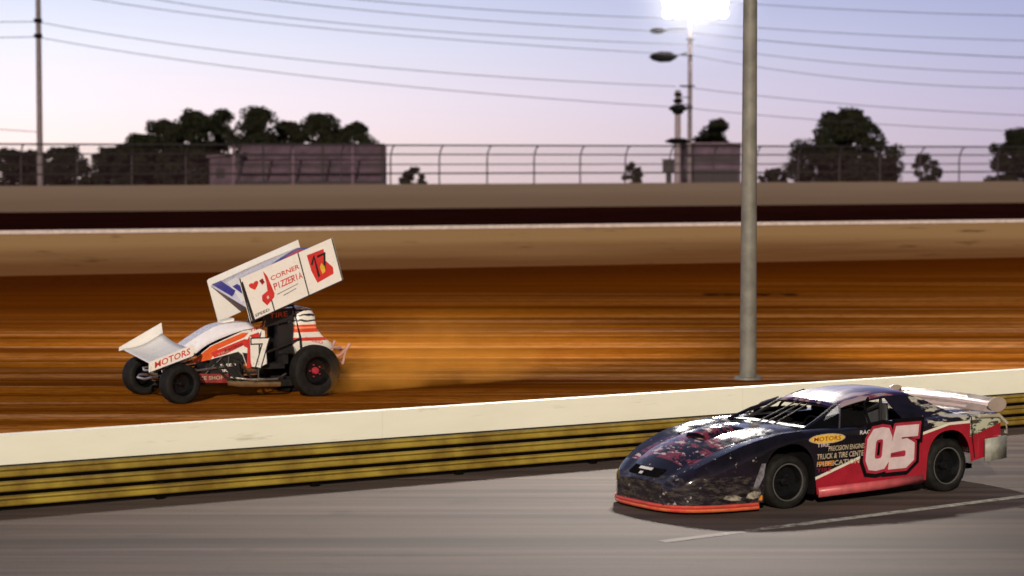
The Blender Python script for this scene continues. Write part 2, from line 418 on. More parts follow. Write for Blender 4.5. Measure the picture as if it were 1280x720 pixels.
FH = 3.5
def fpos(tt):                                                   # profile: upright, then curling over the track
    if tt < 0.6: return (0.22, tt / 0.6 * 2.1)
    a = (tt - 0.6) / 0.4 * R(75); return (0.22 - 1.35 * (1 - math.cos(a)), 2.1 + 1.4 * math.sin(a))
prof = [fpos(i / 12) for i in range(13)]
xa, xb = -61.35, GL + 55
npost = 0; x = xa
while x < xb:
    MB().tube([(x, y, z) for y, z in prof], 0.07, 6).build('fence_post', m_gal, FG); x += 4.7
for tt, r_ in ((0.27, 0.085), (0.5, 0.06), (0.72, 0.07), (1.0, 0.085)):
    y, z = fpos(tt); MB().cyl((xa, y, z), (xb, y, z), r_, n=6).build('fence_cable', m_cable, FG)
MB().grid([[(xa, y, z) for y, z in prof], [(xb, y, z) for y, z in prof]]).build('chain_link_mesh', m_link, FG, fix=False)

# ------------------------------------------------------------------ buildings behind the fence
m_mauve = plain('faded_mauve_sheet', lin(80, 60, 74), 0.8, var=0.3, scale=0.6, tint=lin(58, 42, 54))
m_mauve2 = plain('mauve_trim', lin(104, 80, 94), 0.8, var=0.2)
m_dk = plain('dark_opening', (0.022, 0.015, 0.018), 0.8)
def px_box(x0, x1, d, ztop):
    a, b = at(x0, 200, d), at(x1, 200, d); return a.x, b.x
def grandstand():
    d = 226.0; x0, x1 = at(292, 200, d).x, at(478, 200, d).x; W = x1 - x0
    o = thing('grandstand', (x0, d, 0), 0, 'long mauve grandstand with dark horizontal rails behind the fence', 'grandstand')
    zt = CAMH + d * (200 - 181) / F
    for k in range(7):                                            # stepped seating rising away from the track
        z = 1.0 + k * (zt - 1.9) / 6.5
        MB().box((W / 2, k * 0.75 + 0.35, z / 2 + 0.1), (W, 0.72, z)).build('seat_row', m_mauve, o)
        MB().box((W / 2, k * 0.75 + 0.2, z + 0.15), (W + 0.02, 0.35, 0.07)).build('bench_board', m_mauve2 if k % 2 else m_mauve, o)
    MB().box((W / 2, 5.6, zt / 2), (W + 0.2, 0.2, zt)).build('back_wall', m_mauve, o)
    for z in (zt * 0.62, zt * 0.82, zt + 0.06): MB().box((W / 2, -0.12, z), (W + 0.5, 0.12, 0.12)).build('hand_rail', m_dk, o)
    for k in range(6): MB().box((k * W / 5, -0.12, zt / 2 + 0.02), (0.22, 0.14, zt)).build('stand_post', m_dk if k % 2 else m_mauve2, o)
    MB().box((W / 2, -0.02, 1.6), (W, 0.06, 1.3)).build('front_board', m_dk, o)
grandstand()
def annex():
    d = 228.0; x0, x1 = at(262, 200, d).x, at(300, 200, d).x; W = x1 - x0
    o = thing('ticket_shed', (x0, d, 0), 0, 'small pale mauve shed at the left end of the grandstand', 'shed')
    MB().box((W / 2, 1.5, 2.3), (W, 3, 4.6)).build('wall', m_mauve, o)
    MB().add([(-.3, -.4, 4.6), (W + .3, -.4, 4.95), (W + .3, 3.3, 4.95), (-.3, 3.3, 4.6), (-.3, -.4, 4.75), (W + .3, -.4, 5.1), (W + .3, 3.3, 5.1), (-.3, 3.3, 4.75)],
             [(0, 1, 2, 3), (7, 6, 5, 4), (0, 4, 5, 1), (1, 5, 6, 2), (2, 6, 7, 3), (3, 7, 4, 0)]).build('roof', m_mauve2, o)
    MB().box((W * 0.35, -0.03, 3.0), (0.9, 0.06, 1.0)).build('window', m_dk, o)
annex()
def press_box():
    d = 244.0; x0, x1 = at(846, 200, d).x, at(926, 200, d).x; W = x1 - x0
    zt = CAMH + d * (200 - 180) / F
    o = thing('press_box', (x0, d, 0), 0, 'boxy mauve press building with dark window bands beneath the floodlight', 'building')
    MB().box((W / 2, 2.0, zt / 2), (W, 4, zt)).build('wall', m_mauve, o)
    MB().box((W / 2, 1.9, zt + 0.06), (W + 0.5, 4.5, 0.14)).build('roof', m_mauve2, o)
    MB().box((W / 2, -0.03, zt - 1.65), (W * 0.96, 0.06, 0.5)).build('window', m_dk, o)
    MB().box((W / 2 + .2, -0.03, 2.6), (W * 0.86, 0.06, 1.5)).build('window', m_dk, o)
    MB().box((W / 2, -0.09, zt - 1.2), (W + 0.1, 0.10, 0.10)).build('ledge', m_mauve2, o)
press_box()
m_box = plain('dark_cabinet', (0.018, 0.013, 0.016), 0.7)
def cabinet(px, w, top, label, d=242.0):
    p = at(px, 200, d); z = CAMH + d * (200 - top) / F
    o = thing('scoreboard_cabinet', (p.x, d, 0), 0, label, 'cabinet')
    MB().box((0, 0, z * .5), (w * .45, .5, z)).build('stand', m_box, o)
    MB().box((0, 0, z - .7), (w, .7, 1.4)).build('casing', m_box, o)
    MB().box((0, -.02, z + .06), (w * 1.15, .9, .1)).build('roof', m_box, o)
cabinet(464, 1.2, 192, 'dark cabinet on a post near the right end of the grandstand')
cabinet(836, 1.3, 200, 'dark cabinet on a post beside the press building')

# ------------------------------------------------------------------ trees
t = NT('dark_leaves'); nn = t.noise(t.coord(), 0.9, 3)
t.base(t.mix(t.ramp(nn, [(0.35, 0.0), (0.65, 1.0)]), (0.012, 0.013, 0.008), (0.022, 0.022, 0.011))); t.setv(Roughness=0.9, Specular_IOR_Level=0.1)
m_leaf = t.m
m_bark = plain('bark', (0.03, 0.022, 0.018), 0.9)
def leafball(m, c, r, n, rnd, ls, squash=0.75):
    for _ in range(n):
        v = Vector((rnd.gauss(0, 1), rnd.gauss(0, 1), rnd.gauss(0, 1))).normalized() * (rnd.random() ** 0.45) * r
        v.z *= squash; p = c + v
        a = Vector((rnd.gauss(0, 1), rnd.gauss(0, 1), rnd.gauss(0, 1))).normalized()
        b = a.cross(Vector((rnd.gauss(0, 1), rnd.gauss(0, 1), rnd.gauss(0, 1)))).normalized()
        s = ls * rnd.uniform(0.6, 1.3)
        m.add([p - a * s, p + b * s * 0.55, p + a * s, p - b * s * 0.55], [(0, 1, 2, 3)])
def tree(name, px, hw, top, d, label, seed, cat='tree', group='trees beyond the fence', low=0.18, dens=1.0, ragged=0.5):
    rnd = random.Random(seed); d += 36; p = at(px, 200, d); H = CAMH + d * (200 - top) / F; W = hw * d / F
    o = thing(name, (p.x, d, 0), 0, label, cat, group)
    m = MB(); tr = MB()
    tr.tube([(0, 0, 0), (.1, 0, H * .25), (-.05, .1, H * .5), (.05, 0, H * .8)], [H * .035, H * .028, H * .018, H * .008], 8)
    cl = []
    nb = int((64 if hw > 30 else 30) * dens); big = hw > 65
    for k in range(nb):
        zz = low + (1 - low) * ((k + rnd.random()) / nb) ** 1.15
        prof = max(0.12, (1 - max(0, (zz - 0.30) / 0.74) ** 2.0)) ** 0.6 * (0.86 + 0.14 * math.sin(zz * 7 + seed))
        a = rnd.random() * 2 * math.pi; rr = W * prof * rnd.uniform(0.0, 1.0) ** 0.42
        r = (rnd.uniform(0.14, 0.26) if big else rnd.uniform(0.18, 0.32)) * min(W, H * .5)
        c = Vector((rr * math.cos(a) * .86, rr * math.sin(a) * .86, min(zz * H, H - r * rnd.uniform(.5, .9))))
        cl.append((c, r))
    for c, r in cl:
        leafball(m, c, r, int(60 + 90 * r * r), rnd, 0.20 + 0.03 * r)
        if rnd.random() < ragged:                                    # thin sprays at the outline
            o2 = c + Vector((rnd.uniform(-.8, .8) * r, rnd.uniform(-.8, .8) * r, r * .5))
            if o2.z < H * 1.03: leafball(m, o2, r * .5, 26, rnd, 0.18)
        if rnd.random() < .5:
            q = Vector((0, 0, max(.2 * H, c.z * .6))); tr.tube([q, q.lerp(c, .5) + Vector((0, 0, .2)), c], [H * .012, H * .009, H * .004], 5)
    tr.build('trunk', m_bark, o); m.build('crown', m_leaf, o, fix=False)
TR = [('bushy_tree', 4, 52, 186, 232, 'low dark tree at the left edge of the picture beside the slim pole'),
      ('bushy_tree', 84, 46, 184, 236, 'low ragged tree just right of the slim pole'),
      ('bushy_tree', 140, 50, 184, 238, 'low dark tree between the ragged tree and the tall clump'),
      ('bushy_tree', 180, 40, 168, 240, 'mid-height dark tree on the left shoulder of the tall clump'),
      ('broadleaf_tree', 207, 44, 151, 243, 'dark tree stepping up to the tallest trees from the left'),
      ('broadleaf_tree', 238, 48, 139, 240, 'tall dark rounded tree left of the grandstand'),
      ('broadleaf_tree', 274, 38, 136, 250, 'tall narrow dark tree just left of the grandstand roof'),
      ('broadleaf_tree', 320, 44, 135, 246, 'tall dark tree with a flat top behind the left end of the grandstand'),
      ('broadleaf_tree', 358, 42, 152, 254, 'lower dark tree in the dip behind the middle of the grandstand'),
      ('broadleaf_tree', 404, 44, 143, 246, 'wide dark tree behind the right half of the grandstand'),
      ('broadleaf_tree', 442, 38, 153, 250, 'dark tree sloping down behind the right end of the grandstand'),
      ('broadleaf_tree', 895, 36, 150, 240, 'dark tree showing above the press building roof'),
      ('broadleaf_tree', 1054, 84, 138, 232, 'large round dark tree right of the near pole'), ('bushy_tree', 1060, 88, 186, 236, 'dense low dark growth around the foot of the large round tree'),
      ('bushy_tree', 1158, 26, 193, 236, 'small dark bush between the two large trees on the right'),
      ('broadleaf_tree', 1286, 70, 162, 232, 'dark tree cut by the right edge of the picture'),
      ('bushy_tree', 966, 34, 211, 238, 'low dark bush just right of the near pole'),
      ('bushy_tree', 516, 20, 209, 212, 'small round dark shrub behind the left part of the open fence'),
      ('bushy_tree', 791, 17, 204, 212, 'small round dark shrub left of the press building'),
      ('bushy_tree', 40, 46, 189, 240, 'low rounded dark tree right behind the slim pole'),
      ('bushy_tree', 158, 40, 178, 246, 'ragged dark tree filling the slope below the tall clump'),
      ('bushy_tree', 46, 54, 198, 248, 'low dark thicket behind the foot of the slim pole'),
      ('bushy_tree', 236, 60, 186, 236, 'low dark thicket at the foot of the tall clump')]
for k, (nm, px, hw, top, d, lab) in enumerate(TR): tree(nm, px, hw, top, d, lab, 100 + k, low=0.02 if 'bushy' in nm else 0.06, dens=2.4 if hw > 65 else 1.5 if hw > 60 else (1.1 if hw > 42 else 0.85))

# ------------------------------------------------------------------ poles, wires, floodlights
m_pole = plain('weathered_pole', (0.16, 0.12, 0.13), 0.6, var=0.3, scale=3)
m_blk = plain('black_fitting', (0.006, 0.005, 0.006), 0.9); m_blk.node_tree.nodes['Principled BSDF'].inputs['Specular IOR Level'].default_value = 0.05
m_lamp = emit('lit_lamp', (1.0, 0.97, 0.92), 25.0)
m_npole = plain('galvanised_steel', (0.19, 0.18, 0.15), 0.6, metal=0.0, var=0.35, scale=2.5)
# slim pole on the left
d = 212.0; p = at(50, 200, d)
o = thing('utility_pole', (p.x, d, 0), 0, 'slim grey pole at the left, standing behind the grey wall', 'pole')
MB().cyl((0, 0, 0), (0, 0, 22), 0.30, 0.24, 12).build('shaft', m_pole, o, smooth=True)
z1, z2 = CAMH + d * (200 - 27) / F, CAMH + d * (200 - 46) / F
for z in (z1, z2): MB().box((0, -.2, z), (.7, .5, .35)).build('bracket', m_blk, o)
# floodlight pole far away
d = 236.0; p = at(862, 200, d)
o = thing('floodlight_pole', (p.x, d, 0), 0, 'distant slim pole carrying the lit glaring floodlights', 'floodlight pole')
ztop = CAMH + d * 206 / F
MB().cyl((0, 0, 0), (0, 0, ztop + 1.2), 0.26, 0.2, 12).build('shaft', m_pole, o, smooth=True)
zc = CAMH + d * (200 - 8) / F
for r_ in (0, 1, 2):
    zr = zc - 0.75 + r_ * 1.05
    MB().box((.5, .1, zr), (6.4, .16, .16)).build('cross_arm', m_blk, o)
    for k in range(7):
        x = -2.35 + k * 0.95
        h = MB().tube([(x, .05, zr), (x, -.15, zr + .0), (x, -.45, zr - .08)], [.18, .34, .50], 14).build('lamp_head', m_blk, o, smooth=True)
        lens = MB().tube([(x, -.45, zr - .08), (x, -.60, zr - .10)], [.50, .40], 14).build('lens', m_lamp, h)
hz_ = bpy.data.materials.new('lamp_haze'); hz_.use_nodes = True; nt = hz_.node_tree  # added pocket of mist, lit from inside, imitating the lamps' glare
nt.nodes.remove(nt.nodes['Principled BSDF']); vs_ = nt.nodes.new('ShaderNodeVolumeScatter'); vs_.inputs['Density'].default_value = .010
tc_ = nt.nodes.new('ShaderNodeTexCoord'); ln_ = nt.nodes.new('ShaderNodeVectorMath'); ln_.operation = 'LENGTH'; nt.links.new(tc_.outputs['Object'], ln_.inputs[0])
mr_ = nt.nodes.new('ShaderNodeMapRange'); mr_.interpolation_type = 'SMOOTHSTEP'
for k_, v_ in ((1, 0.), (2, 8.8), (3, .016), (4, 0.)): mr_.inputs[k_].default_value = v_
nt.links.new(ln_.outputs['Value'], mr_.inputs[0]); nt.links.new(mr_.outputs[0], vs_.inputs['Density'])
nt.links.new(vs_.outputs[0], nt.nodes['Material Output'].inputs['Volume'])
lh = bpy.data.objects.new('lamp_haze', bpy.data.meshes.new('lamp_haze')); COL.objects.link(lh)
bm = bmesh.new(); bmesh.ops.create_icosphere(bm, subdivisions=3, radius=9.0); bm.to_mesh(lh.data); bm.free()
lh.data.materials.append(hz_); lh.location = (p.x + .3, d - 1.6, zc + .6); tag(lh, 'added mist that makes the glow round the lit floodlights', 'haze', kind='stuff')
for gx_ in (-1.6, .5, 2.6):
    gl = bpy.data.lights.new('floodlight', 'POINT'); gl.energy = 5000; gl.shadow_soft_size = .6; gl.color = (1, .97, .92)
    go = bpy.data.objects.new('floodlight_glow', gl); COL.objects.link(go); go.parent = o; go.location = (gx_, -1.6, zc + .5)  # placed inside the added mist so that it glows
for yy, xx, w in ((22, -.4, 1.4), (50, 0, .9), (70, -.3, 1.2), (108, -.3, 1.6), (134, -.3, 1.2)):
    MB().box((xx, -.25, CAMH + d * (200 - yy) / F), (w, .14, .14)).build('cross_arm', m_blk, o)
def head(px, py, L, Hh, label):
    dd = 235.0; p = at(px, py, dd)
    o = thing('unlit_lamp', p, 0, label, 'lamp')
    body = [( -L/2, .04), (-L*.38, Hh*.32), (-L*.1, Hh*.5), (L*.25, Hh*.46), (L*.42, Hh*.22), (L/2, .05)]
    m = MB(); n = 14
    m.grid([[(x, r*math.cos(2*math.pi*k/n)*1.2, r*math.sin(2*math.pi*k/n)) for k in range(n)] for x, r in body], closed=True)
    m.build('housing', m_blk, o, smooth=True)
    MB().tube([(L*.4, 0, .02), (L*.75, .2, Hh*.3), (at(858, 200, dd).x - p.x, .6, Hh*.35)], .07, 6).build('arm', m_blk, o)
head(822, 38.5, 1.7, .62, 'smaller unlit dark lamp head, the upper one left of the lit floodlights')
head(829, 71, 2.9, 1.15, 'larger unlit dark lamp head, the lower one left of the lit floodlights')
# stubby pole with fittings beside it
d = 232.0; p = at(847, 200, d)
o = thing('speaker_pole', (p.x, d, 0), 0, 'shorter pole with stacked dark loudspeakers beside the floodlight pole', 'pole')
zt = CAMH + d * (200 - 113) / F
MB().cyl((0, 0, 0), (0, 0, zt), .36, .28, 12).build('shaft', plain('pale_pole', (.26, .2, .22), .7), o, smooth=True)
for yy, w, hh in ((119, .8, .45), (127, 1.0, .5), (136.5, 1.9, .75), (141, 1.1, .5), (177, 2.6, .6)):
    z = CAMH + d * (200 - yy) / F
    MB().tube([(-w/2, -.3, z), (-w*.25, -.32, z + hh*.1), (w*.25, -.32, z + hh*.1), (w/2, -.3, z)], [.08, hh/2, hh/2, .08], 10).build('loudspeaker', m_blk, o, smooth=True)
for yy in (122, 131): MB().cyl((0, -.1, CAMH + d * (200 - yy) / F), (1.3, .2, CAMH + d * (200 - yy) / F), .06, n=6).build('bracket', m_blk, o)
# overhead wires: distant spans hung from the poles
def wire(pts, label, r=0.035, q0=0.0, q1=1.0):
    P = [at(x, y, dd) for x, y, dd in pts]
    a, b = P[0], P[-1]; n = 24; out = []
    for i in range(n + 1):
        q = q0 + (q1 - q0) * i / n
        if len(P) == 3:
            m = P[1]; c = 2 * m - (a + b) / 2
            out.append((1-q)**2 * a + 2*q*(1-q) * c + q*q * b)
        else: out.append(a.lerp(b, q))
    o = MB().tube(out, r, 5).build('overhead_wire', m_cable, smooth=True)
    tag(o, label, 'wire', 'overhead wires')
LW = [((-60, 28, 212), (50, 27, 212)), ((-60, 48, 212), (50, 46, 212)), ((-60, 158, 212), (50, 165, 212))]
for (a, b), l in zip(LW, ['upper short wire from the left picture edge to the slim pole', 'second short wire from the left picture edge to the slim pole',
                          'lowest short wire from the left picture edge to the slim pole near the treetops']): wire([a, b], l, q0=-2.0)
wire([(50, 28, 212), (420, 79, 217), (845, 108, 231)], 'wire sagging from the top bracket of the slim pole to the speaker pole')
wire([(50, 47, 212), (420, 99, 217), (845, 134, 231)], 'lowest long wire, from the lower bracket of the slim pole to the speaker pole')
for (x0, y0, d0), mid, b, l in [((90, -6, 196), (420, 37, 218), (860, 69, 235), 'third wire from the bottom left of the floodlight pole'),
                            ((170, -5, 196), (480, 34, 218), (862, 56, 235), 'fourth wire from the bottom left of the floodlight pole'),
                            ((300, -5, 196), (570, 23, 218), (862, 41, 235), 'fifth wire from the bottom left of the floodlight pole'),
                            ((410, -4, 196), (640, 14, 218), (862, 24, 235), 'topmost wire left of the floodlight pole')]:
    wire([(x0, y0, d0), mid, b], l, q0=-.5)
for a, mid, b, l in [((890, 1, 235), (1080, 13, 224), (1330, 21, 216), 'topmost wire right of the floodlight pole'),
                  ((864, 28, 235), (1080, 43, 224), (1330, 52, 216), 'second wire from the top right of the floodlight pole'),
                  ((864, 41, 235), (1080, 61, 224), (1330, 74, 216), 'third wire from the top right of the floodlight pole'),
                  ((864, 56, 235), (1080, 81, 224), (1330, 93, 216), 'fourth wire from the top right of the floodlight pole'),
                  ((864, 69, 235), (1080, 100, 224), (1330, 111, 216), 'fifth wire from the top right of the floodlight pole'),
                  ((849, 108, 231), (1080, 132, 224), (1330, 146, 216), 'sixth wire from the top right, starting at the speaker pole'),
                  ((849, 134, 231), (1080, 154, 224), (1330, 166, 216), 'lowest wire right of the speaker pole, just above the round tree')]:
    wire([a, mid, b], l, 0.04 if '(864, 41' in str(a) else 0.032, q1=1.45)

# the near pole beside the dirt track, its floodlights just above the picture
nb = at(935, 474)
NP = thing('near_floodlight_pole', nb, 0, 'thick grey-green steel pole in front, rising out of the picture behind the dark race car', 'pole')
MB().cyl((0, 0, 0), (0, 0, 10.6), 0.168, 0.125, 20).build('shaft', m_npole, NP, smooth=True)
MB().cyl((0, 0, 0), (0, 0, 0.05), 0.29, 0.27, 20).build('base_plate', m_npole, NP)
MB().box((0, -.1, 10.0), (3.0, .12, .12)).build('cross_arm', m_npole, NP)
def flood(x, target, power, spot, blend=0.6):
    loc = nb + Vector((x, -.25, 9.95)); dirv = (Vector(target) - loc).normalized()
    a = loc - nb
    h = MB().tube([a - dirv * .12, a + dirv * .02, a + dirv * .22], [.10, .2, .27], 14).build('lamp_head', m_blk, NP, smooth=True)
    MB().tube([a + dirv * .20, a + dirv * .21], [.255, .25], 14).build('lens', emit('near_lens', (1, .97, .9), 15), h)
    l = bpy.data.lights.new('floodlight', 'SPOT'); l.energy = power; l.spot_size = R(spot); l.spot_blend = blend; l.shadow_soft_size = 0.30
    l.color = (1.0, 0.93, 0.84)
    lo = bpy.data.objects.new('floodlight_beam', l); COL.objects.link(lo)
    lo.parent = NP; lo.location = a + dirv * .3
    lo.rotation_euler = (-dirv).to_track_quat('Z', 'Y').to_euler()
flood(-0.2, at(1080, 625), 9500, 75)
flood(-1.2, at(200, 655), 15000, 62)
flood(1.2, at(1450, 430), 6000, 80)
flood(.5, at(540, 425), 9500, 66, 1.0)  # extra head, added to warm and brighten the clay
flood(-.6, at(130, 425), 11000, 48, 1.0)  # another added head, lifting the clay on the left

# ------------------------------------------------------------------ wheels
m_tyre = plain('tyre_rubber', (0.007, 0.0065, 0.006), 0.7, var=0.1, scale=8, tint=(0.015, 0.013, 0.011))
m_tyre.node_tree.nodes['Principled BSDF'].inputs['Specular IOR Level'].default_value = 0.2
m_rim = plain('black_rim', (0.006, 0.006, 0.0065), 0.35, metal=0.3)
m_rimlip = plain('worn_rim_edge', (0.25, 0.24, 0.22), 0.4, metal=0.7)
m_red = plain('red_hub', (0.42, 0.03, 0.05), 0.4)
def wheel(root, c, r, w, side, steer=0, hubm=None, rimr=0.55, lip=True, camber=0):
    """side=+1: outer face towards +y"""
    hw = w / 2; s = side; rr = r * rimr
    m = MB()
    m.lathe_y([(-s*hw*.9, rr*.98), (s*hw*.86, rr*.98), (s*hw*.90, rr*.99), (s*hw*.60, rr*.90), (s*hw*.15, rr*.80), (s*hw*.05, rr*.30), (s*hw*.10, .001)], 36)
    o = m.build('wheel', m_rim, root, smooth=True)
    o.location = c; o.rotation_euler = (R(camber), 0, R(steer))
    t = MB()
    t.lathe_y([(-s*hw*.8, rr), (-s*hw, rr*1.15), (-s*hw, r*.90), (-s*hw*.86, r*.98), (-s*hw*.5, r), (s*hw*.5, r), (s*hw*.86, r*.98), (s*hw*1.0, r*.90), (s*hw*1.03, r*.78), (s*hw, rr*1.1), (s*hw*.9, rr)], 44)
    t.build('tyre', m_tyre, o, smooth=True, angle=50)
    if lip:
        l = MB(); n = 36
        l.lathe_y([(s*hw*.88, rr*.99), (s*hw*.95, rr*1.01), (s*hw*.95, rr*.95), (s*hw*.86, rr*.94)], n); l.build('rim_edge', m_rimlip, o, smooth=True)
    h = MB(); h.lathe_y([(s*hw*.02, rr*.26), (s*hw*.42, rr*.22), (s*hw*.46, rr*.15), (s*hw*.46, .001)], 16)
    for k in range(5):
        a = 2*math.pi*k/5; h.cyl((rr*.42*math.cos(a), s*hw*.05, rr*.42*math.sin(a)), (rr*.42*math.cos(a), s*hw*.24, rr*.42*math.sin(a)), rr*.055, n=6)
    h.build('hub', hubm or m_rimlip, o, smooth=True)
    return o

# ------------------------------------------------------------------ stock car
def paint_body():
    t = NT('racing_livery'); co_ = t.coord(); x, y, z = t.sep(co_)[0:3]
    dark = t.mix(t.ramp(t.noise(co_, 3.5, 6, .65), [(.4, 0.), (.65, 1.)]), (.005, .004, .006), (.012, .008, .016))
    ay = t.math('ABSOLUTE', y)
    side = t.math('GREATER_THAN', ay, .925)
    # red sweep on the doors and tail below a rising line, cream stripe along its edge
    line = t.math('MINIMUM', t.math('ADD', .34, t.math('MULTIPLY', t.math('SUBTRACT', 1.0, x), .29)), t.math('ADD', .60, t.math('MULTIPLY', t.math('SUBTRACT', .1, x), .21)))
    line = t.math('MINIMUM', line, .90)
    below = t.math('LESS_THAN', z, line)
    rear = t.math('LESS_THAN', x, 1.06)
    redm = t.math('MULTIPLY', t.math('MULTIPLY', below, rear), side)
    redc = t.mix(t.ramp(t.noise(co_, 5, 5, .6), [(.4, 0.), (.7, 1.)]), (.36, .014, .028), (.26, .010, .020))
    c = t.mix(redm, dark, redc)
    st = t.math('MULTIPLY', t.math('MULTIPLY', t.math('LESS_THAN', t.math('ABSOLUTE', t.math('SUBTRACT', z, t.math('ADD', line, .0))), .018), rear), side)
    c = t.mix(st, c, (.72, .66, .55))
    # tail: broken cream and black stripes above the red
    wv = t.noise(t.coord(0, (1.1, 1, 5.5)), 3.2, 5, .6)
    tq = t.math('MULTIPLY', t.math('MULTIPLY', t.math('LESS_THAN', x, -1.72), t.math('GREATER_THAN', z, t.math('SUBTRACT', .70, t.math('MULTIPLY', t.math('ADD', x, 1.72), .25)))), side)
    c = t.mix(tq, c, t.mix(t.ramp(t.noise(t.coord(0, (1.4, 1, 4.5), (2, 0, 1)), 3.6, 5, .6), [(.46, 0.), (.50, 1.)]), (.055, .05, .035), (.46, .46, .34)))
    tail = t.math('MULTIPLY', t.math('LESS_THAN', x, -.95), t.math('GREATER_THAN', z, t.math('ADD', line, .02)))
    c = t.mix(t.math('MULTIPLY', tail, t.ramp(wv, [(.50, 0.), (.54, 1.)])), c, (.50, .46, .36))
    # hood: maroon and cream torn flames, bare dark towards the fenders
    hd = t.math('MULTIPLY', t.math('MULTIPLY', t.math('LESS_THAN', ay, .60), t.math('GREATER_THAN', x, 1.62)), t.math('LESS_THAN', x, 2.62))
    fl = t.noise(t.coord(0, (2.2, 1.0, 1)), 3.4, 6, .62)
    c = t.mix(t.math('MULTIPLY', hd, t.ramp(fl, [(.48, 0.), (.51, 1.)])), c, (.16, .025, .04))
    fl2 = t.noise(t.coord(0, (2.6, 1.0, 1), (4, 2, 1)), 4.4, 6, .6)
    c = t.mix(t.math('MULTIPLY', hd, t.ramp(fl2, [(.585, 0.), (.61, 1.)])), c, (.50, .38, .36))
    # road film on the nose
    nose = t.math('MULTIPLY', t.math('GREATER_THAN', x, 1.7), t.math('LESS_THAN', z, .46))
    gr_ = t.noise(t.coord(0, (1, 1, 3.2)), 8, 7, .7)
    c = t.mix(t.math('MULTIPLY', nose, t.ramp(gr_, [(.46, 0.), (.66, .8)])), c, (.085, .070, .055))
    glint = t.noise(t.coord(0, (1.5, 1.0, 1.6)), 7.5, 6, .68)  # pale flecks painted in as sharp highlights on the nose
    glint_mask = t.math('MULTIPLY', t.math('GREATER_THAN', x, 1.55), t.math('LESS_THAN', z, .82))
    c = t.mix(t.math('MULTIPLY', glint_mask, t.ramp(glint, [(.63, 0.), (.66, .9)])), c, (.42, .36, .34))
    t.base(c)
    rr = t.ramp(t.noise(co_, 5, 3, .5), [(.4, .07), (.75, .17)])
    t.link(rr, t.b.inputs['Roughness']); t.setv(Coat_Weight=.45, Coat_Roughness=.05)
    t.bump(t.noise(co_, 4.5, 3, .5), .22, .03)
    return t.m
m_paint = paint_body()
def dull(m, v=0.0):
    m.node_tree.nodes['Principled BSDF'].inputs['Specular IOR Level'].default_value = v; return m
m_black = dull(plain('matt_black', (.008, .007, .008), .8))
m_char = plain('charcoal_plastic', (.02, .018, .018), .45, var=.5, scale=20)
m_white = plain('white_vinyl', (.72, .68, .66), .35, var=.12)
m_pinkw = plain('dusty_pink_white', (.66, .52, .52), .4, var=.15)
m_dred = plain('dark_red_vinyl', (.28, .015, .03), .35)
m_numred = plain('number_red', (.40, .025, .05), .35)
m_beige = plain('beige_vinyl', (.55, .44, .30), .45, var=.3, scale=20)
m_orange = plain('orange_vinyl', (.80, .26, .02), .4)
m_yellow = plain('yellow_vinyl', (.85, .52, .05), .4)
m_lip = plain('red_lip', (.62, .05, .04), .35, var=.3, tint=(.62, .16, .05))
m_pale = plain('pale_grey_plastic', (.36, .37, .32), .5, var=.4, scale=5, tint=(.22, .21, .17))
m_spoil = plain('pale_spoiler', (.40, .31, .26), .35, var=.25, scale=3)
m_maroon = plain('maroon_vinyl', (.20, .04, .04), .4)

CAR_PSI = R(33)
CO = Vector((4.0416, 29.570, 0))
CAR = thing('stock_car', CO, math.pi + CAR_PSI, 'dark purple-black and red stock car numbered 05 on the asphalt', 'race car')
WR, RW = .335, .345
FX, RX = 1.35, -1.335
YS = [(-2.32, .93), (-2.0, .96), (-1.3, 1.0), (-1.27, 1.0), (-.8, 1.0), (.6, 1.0), (1.09, 1.0), (1.12, 1.0), (1.5, .99), (1.9, .965), (2.3, .91), (2.6, .81), (2.8, .68), (2.93, .48)]
ZS = [(-2.32, .90), (-1.8, .95), (-1.3, .955), (-.5, .94), (.5, .925), (1.0, .885), (1.4, .845), (1.9, .72), (2.3, .58), (2.6, .46), (2.8, .37), (2.93, .31)]
ZF = [(-2.32, .98), (-1.3, 1.0), (-.5, .975), (.5, .965), (1.0, .955), (1.4, .935), (1.9, .845), (2.3, .71), (2.6, .57), (2.8, .45), (2.93, .37)]
ZE = [(-2.32, 1.0), (-1.3, 1.0), (-.5, .97), (.8, .935), (1.4, .895), (1.9, .82), (2.3, .71), (2.6, .58), (2.8, .46), (2.93, .38)]
ZC = [(-2.32, 1.01), (-1.3, 1.0), (.8, .965), (1.4, .945), (1.9, .89), (2.3, .78), (2.6, .645), (2.8, .50), (2.93, .39)]
YE = [(-2.32, .66), (.8, .66), (1.6, .62), (2.3, .54), (2.8, .40), (2.93, .28)]
ZB = [(-2.32, .45), (-1.8, .38), (-1.0, .20), (1.0, .145), (1.9, .115), (2.93, .105)]
def arch(x, cx, cz, r): return cz + r * (1 - (abs(x-cx)/.40)**2.3)**(1/2.3) if abs(x - cx) < .40 else 0
def section(x):
    ys, zs, zf, ze, zc, ye = [spline(K, x) for K in (YS, ZS, ZF, ZE, ZC, YE)]
    zb = spline(ZB, x)
    zb = max(zb, arch(x, FX, .36, .455), arch(x, RX, .36, .455)); zb = min(zb, zs - .04)
    P = [(0, zc), (ye*.5, zc*.7+ze*.3+.004), (ye-.05, ze+.004), (ye, ze-.012), (ye+(ys-ye)*.28, ze*.35+zf*.65), (ys-(ys-ye)*.28, zf), (ys-.035, zs*.45+zf*.55), (ys-.008, zs+.012), (ys, zs-.02)]
    for k in range(1, 7): P.append((ys, zs-.02 + (zb - zs + .02) * k / 6))
    return P
xs = []; x = -2.32
while x < 2.93: xs.append(x); x += .04
for c in (FX, RX):
    for s in (-1, 1): xs += [c + s*.3999, c + s*.3985, c + s*.394, c + s*.385]
xs = sorted(set(xs + [2.84, 2.88, 2.91, 2.93]))
